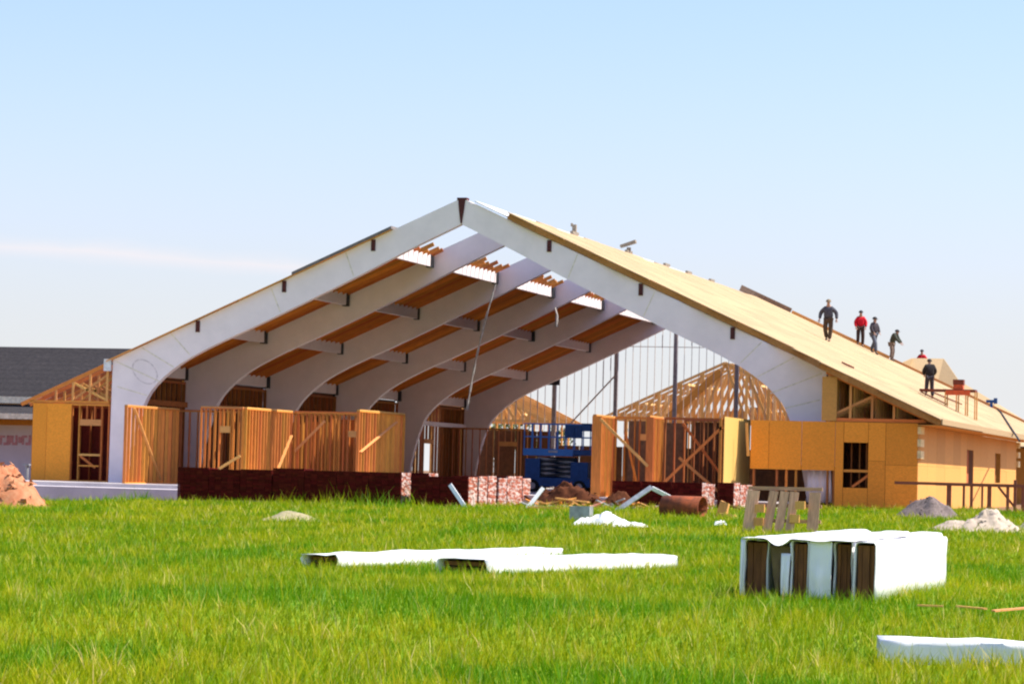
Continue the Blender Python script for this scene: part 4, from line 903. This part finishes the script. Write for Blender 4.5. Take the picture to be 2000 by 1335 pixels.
# ================================================================== far trees glimpsed through the frames
def tree(label, c, h, rx, seed):
    rg = np.random.default_rng(seed); r = root('broadleaf_tree', c, label, 'tree', 'far trees behind the frames')
    m = MB(); m.bar(c, Vector(c)+Vector((0, 0, h*.45)), .22, 8, .12)
    for q in range(5): a = q*1.3; m.bar(Vector(c)+Vector((0, 0, h*.4)), Vector(c)+Vector((rx*.6*math.cos(a), rx*.6*math.sin(a), h*.75)), .1, 6, .03)
    m.build('trunk', mat('bark', (.10, .075, .055), .9, .1), r)
    n = 2600; cl_ = rg.normal(0, 1, (22, 3)); cl_ /= np.linalg.norm(cl_, axis=1)[:, None]; cl_ *= rg.uniform(.3, .85, (22, 1))
    p = cl_[rg.integers(0, 22, n)]+rg.normal(0, .17, (n, 3)); p = p*np.array([rx, rx, h*.36])+np.array([c[0], c[1], c[2]+h*.64])
    d1 = rg.normal(0, 1, (n, 3)); d2 = rg.normal(0, 1, (n, 3)); s = .16
    V = np.stack([p-d1*s*.5, p+d2*s*.5, p+d1*s*.5, p-d2*s*.5], 1).reshape(-1, 3); F = [(4*i, 4*i+1, 4*i+2, 4*i+3) for i in range(n)]
    link('crown', meshpy('crown', V.tolist(), F, mat('leaf_spring', (.14, .17, .035), .8, .05, None, 2, .3)), None, r)
for i, (px, yv, h, rx, lb) in enumerate([(985, 105, 6.5, 3.2, 'spring green tree glimpsed behind the small truss gable'), (1075, 112, 5.0, 2.6, 'low green tree glimpsed behind the lift guard rails'), (930, 118, 5.5, 2.8, 'pale green tree glimpsed past the farthest left arch leg')]):
    c = atY(px, 900, yv); tree(lb, Vector((c.x, yv, -.7)), h, rx, 50+i)

# ================================================================== grass
def build_grass():
    N = 660000
    cx, cy = CAM.x, CAM.y
    ang0 = math.atan2(FW.x, FW.y); half = math.radians(16.5)
    r = rng.uniform(17.5, 102, N); a = ang0 + rng.uniform(-half, half, N)
    x = cx + r*np.sin(a); y = cy + r*np.cos(a)
    # clumping
    cl_ = np.array([noise.noise(Vector((u*.9, v*.9, 2))) for u, v in zip(x[::40], y[::40])])
    keep = y < (-6.3 + 1.2*np.sin(x*1.3) + .8*np.sin(x*3.1+1)) - np.where((x > 4.5) & (x < 11), 3.5+1.2*np.sin(x*2), 0)
    keep &= ~((x > -18.8) & (x < -6.4) & (y > -7.9))
    def hole(px, py, rx, ry, oy=0):
        c = onG(px, py); return (((x-c.x)/rx)**2+((y-c.y-oy)/ry)**2) < 1
    for h in [(20, 992, 1.6, 1.5, 1), (568, 1016, .62, 1.0), (1925, 1036, .95, .8), (1875, 1034, .8, .5), (1812, 1010, .9, .8), (1185, 1026, .5, .35)]: keep &= ~hole(*h)
    keep &= ~((x > 24.12) & (x < 26.05) & (y > -65.95) & (y < -58))
    x, y, r = x[keep], y[keep], r[keep]; n = len(x)
    CS = .23; ci, cj = np.floor(x/CS).astype(np.int64), np.floor(y/CS).astype(np.int64)
    hsh = lambda k: (np.abs(np.sin(ci*12.9898+cj*78.233+k*37.719)*43758.5453) % 1)
    tx, ty = (ci+.2+.6*hsh(1))*CS, (cj+.2+.6*hsh(2))*CS; th = hsh(3); pull = np.where(rng.random(n) < .62, rng.uniform(.35, .85, n), 0)
    x = x+(tx-x)*pull; y = y+(ty-y)*pull; out_a = np.arctan2(y-ty, x-tx)
    # fast ground height: bilinear from a grid
    gx = np.linspace(-62, 72, 300); gy = np.linspace(-95, 10, 240)
    G = np.array([[ground_z(float(u), float(v)) for u in gx] for v in gy])
    fx = (x-gx[0])/(gx[1]-gx[0]); fy = (y-gy[0])/(gy[1]-gy[0]); i = np.clip(fx.astype(int), 0, 298); j = np.clip(fy.astype(int), 0, 238); u = fx-i; v = fy-j
    z = G[j, i]*(1-u)*(1-v)+G[j, i+1]*u*(1-v)+G[j+1, i]*(1-u)*v+G[j+1, i+1]*u*v
    Pn = np.array([[.5+.5*noise.fractal(Vector((float(p)*.35, float(q)*.22, 4)), .8, 2.1, 3) for p in gx] for q in gy])
    patch = Pn[j, i]*(1-u)*(1-v)+Pn[j, i+1]*u*(1-v)+Pn[j+1, i]*(1-u)*v+Pn[j+1, i+1]*u*v
    def vnoise(f, seed, ax=1.0):
        tb = np.random.default_rng(seed).random((257, 257)); X_ = x*f; Y_ = y*f*ax; xi = np.floor(X_).astype(int); yi = np.floor(Y_).astype(int); a_ = X_-xi; b_ = Y_-yi; a_ = a_*a_*(3-2*a_); b_ = b_*b_*(3-2*b_)
        q = lambda i_, j_: tb[i_ % 257, j_ % 257]
        return (q(xi, yi)*(1-a_)+q(xi+1, yi)*a_)*(1-b_)+(q(xi, yi+1)*(1-a_)+q(xi+1, yi+1)*a_)*b_
    fine = .5*vnoise(2.6, 1, .6)+.5*vnoise(6.5, 2, .6); dark = np.clip((vnoise(.55, 3, .35)-.62)*4, 0, 1)-.55*np.clip((vnoise(.7, 5, .4)-.66)*4, 0, 1)
    patch = np.clip(.5*patch+.75*(fine-.5)+.25-.42*dark, 0, 1.2)
    hgt = (.06 + .13*rng.random(n)**1.4)*(.55+.9*fine)*np.where(pull > 0, .7+.75*th, .8)
    tall = rng.random(n) < .03; hgt[tall] = rng.uniform(.22, .36, tall.sum())
    near_b = np.exp(-((y+12.8)/1.3)**2)*(x < 5); near_b *= np.clip((vnoise(1.1, 9, .3)-.35)*3, .15, 1.4); hgt *= 1+1.3*near_b
    wd = np.maximum(.0085, r*.00024)*rng.uniform(.55, 1.6, n); wd[tall] *= .55
    az = rng.uniform(0, 2*np.pi, n); lean = rng.uniform(.1, .75, n)*hgt; la = np.where(pull > 0, out_a+rng.normal(0, .5, n), rng.uniform(0, 2*np.pi, n))
    lx, ly = np.cos(la)*lean, np.sin(la)*lean; sx, sy = np.cos(az)*wd*.5, np.sin(az)*wd*.5
    b = np.stack([x, y, z-.02], 1)
    def pt(t, bend, w_): return b + np.stack([lx*bend+sx*w_, ly*bend+sy*w_, hgt*t], 1)
    V = np.stack([pt(0, 0, -1), pt(0, 0, 1), pt(.55, .35, .8), pt(.55, .35, -.8), pt(1, 1, 0)], 1).reshape(-1, 3)
    me = bpy.data.meshes.new('grass'); me.vertices.add(5*n); me.vertices.foreach_set('co', V.astype(np.float32).ravel())
    base = np.arange(n)*5
    quads = np.stack([base, base+1, base+2, base+3], 1); tris = np.stack([base+3, base+2, base+4], 1)
    loops = np.concatenate([quads, tris], 1).ravel(); me.loops.add(len(loops)); me.loops.foreach_set('vertex_index', loops.astype(np.int32))
    st = np.stack([np.arange(n)*7, np.arange(n)*7+4], 1).ravel(); me.polygons.add(2*n); me.polygons.foreach_set('loop_start', st.astype(np.int32))
    me.update(calc_edges=True)
    rnd = np.repeat(np.clip(.62*rng.random(n)+.40*th+.03, 0, 1), 5).astype(np.float32); at = me.attributes.new('rnd', 'FLOAT', 'POINT'); at.data.foreach_set('value', rnd)
    at = me.attributes.new('patch', 'FLOAT', 'POINT'); at.data.foreach_set('value', np.repeat(np.where(tall, 1.25, patch), 5).astype(np.float32))
    m = bpy.data.materials.new('grass_blade'); m.use_nodes = True; t = m.node_tree; t.nodes.clear(); Nn = t.nodes.new; L = t.links.new
    a1 = Nn('ShaderNodeAttribute'); a1.attribute_name = 'rnd'; a2 = Nn('ShaderNodeAttribute'); a2.attribute_name = 'patch'
    r1 = Nn('ShaderNodeValToRGB'); e = r1.color_ramp.elements; e[0].position = 0; e[0].color = (.075, .155, .001, 1); e[1].position = 1; e[1].color = (.62, .58, .16, 1)
    for pos, c in ((.3, (.155, .25, .001)), (.6, (.26, .345, .002)), (.85, (.37, .385, .015))): q = e.new(pos); q.color = (*c, 1)
    r2 = Nn('ShaderNodeValToRGB'); e = r2.color_ramp.elements; e[0].position = .3; e[0].color = (.42, .74, .5, 1); e[1].position = .72; e[1].color = (1.35, 1.08, 1.4, 1)
    mu = Nn('ShaderNodeMixRGB'); mu.blend_type = 'MULTIPLY'; mu.inputs['Fac'].default_value = 1
    L(a1.outputs['Fac'], r1.inputs['Fac']); L(a2.outputs['Fac'], r2.inputs['Fac']); L(r1.outputs[0], mu.inputs['Color1']); L(r2.outputs[0], mu.inputs['Color2'])
    df = Nn('ShaderNodeBsdfPrincipled'); df.inputs['Roughness'].default_value = .55; df.inputs['Specular IOR Level'].default_value = .08; tr = Nn('ShaderNodeBsdfTranslucent'); ms = Nn('ShaderNodeMixShader'); ms.inputs[0].default_value = .42; ou = Nn('ShaderNodeOutputMaterial')
    L(mu.outputs[0], df.inputs['Base Color']); L(mu.outputs[0], tr.inputs['Color']); L(df.outputs[0], ms.inputs[1]); L(tr.outputs[0], ms.inputs[2]); L(ms.outputs[0], ou.inputs['Surface'])
    me.materials.append(m)
    T(link('grass', me), 'bright green rough grass across the whole foreground', 'grass', None, 'stuff')
build_grass()
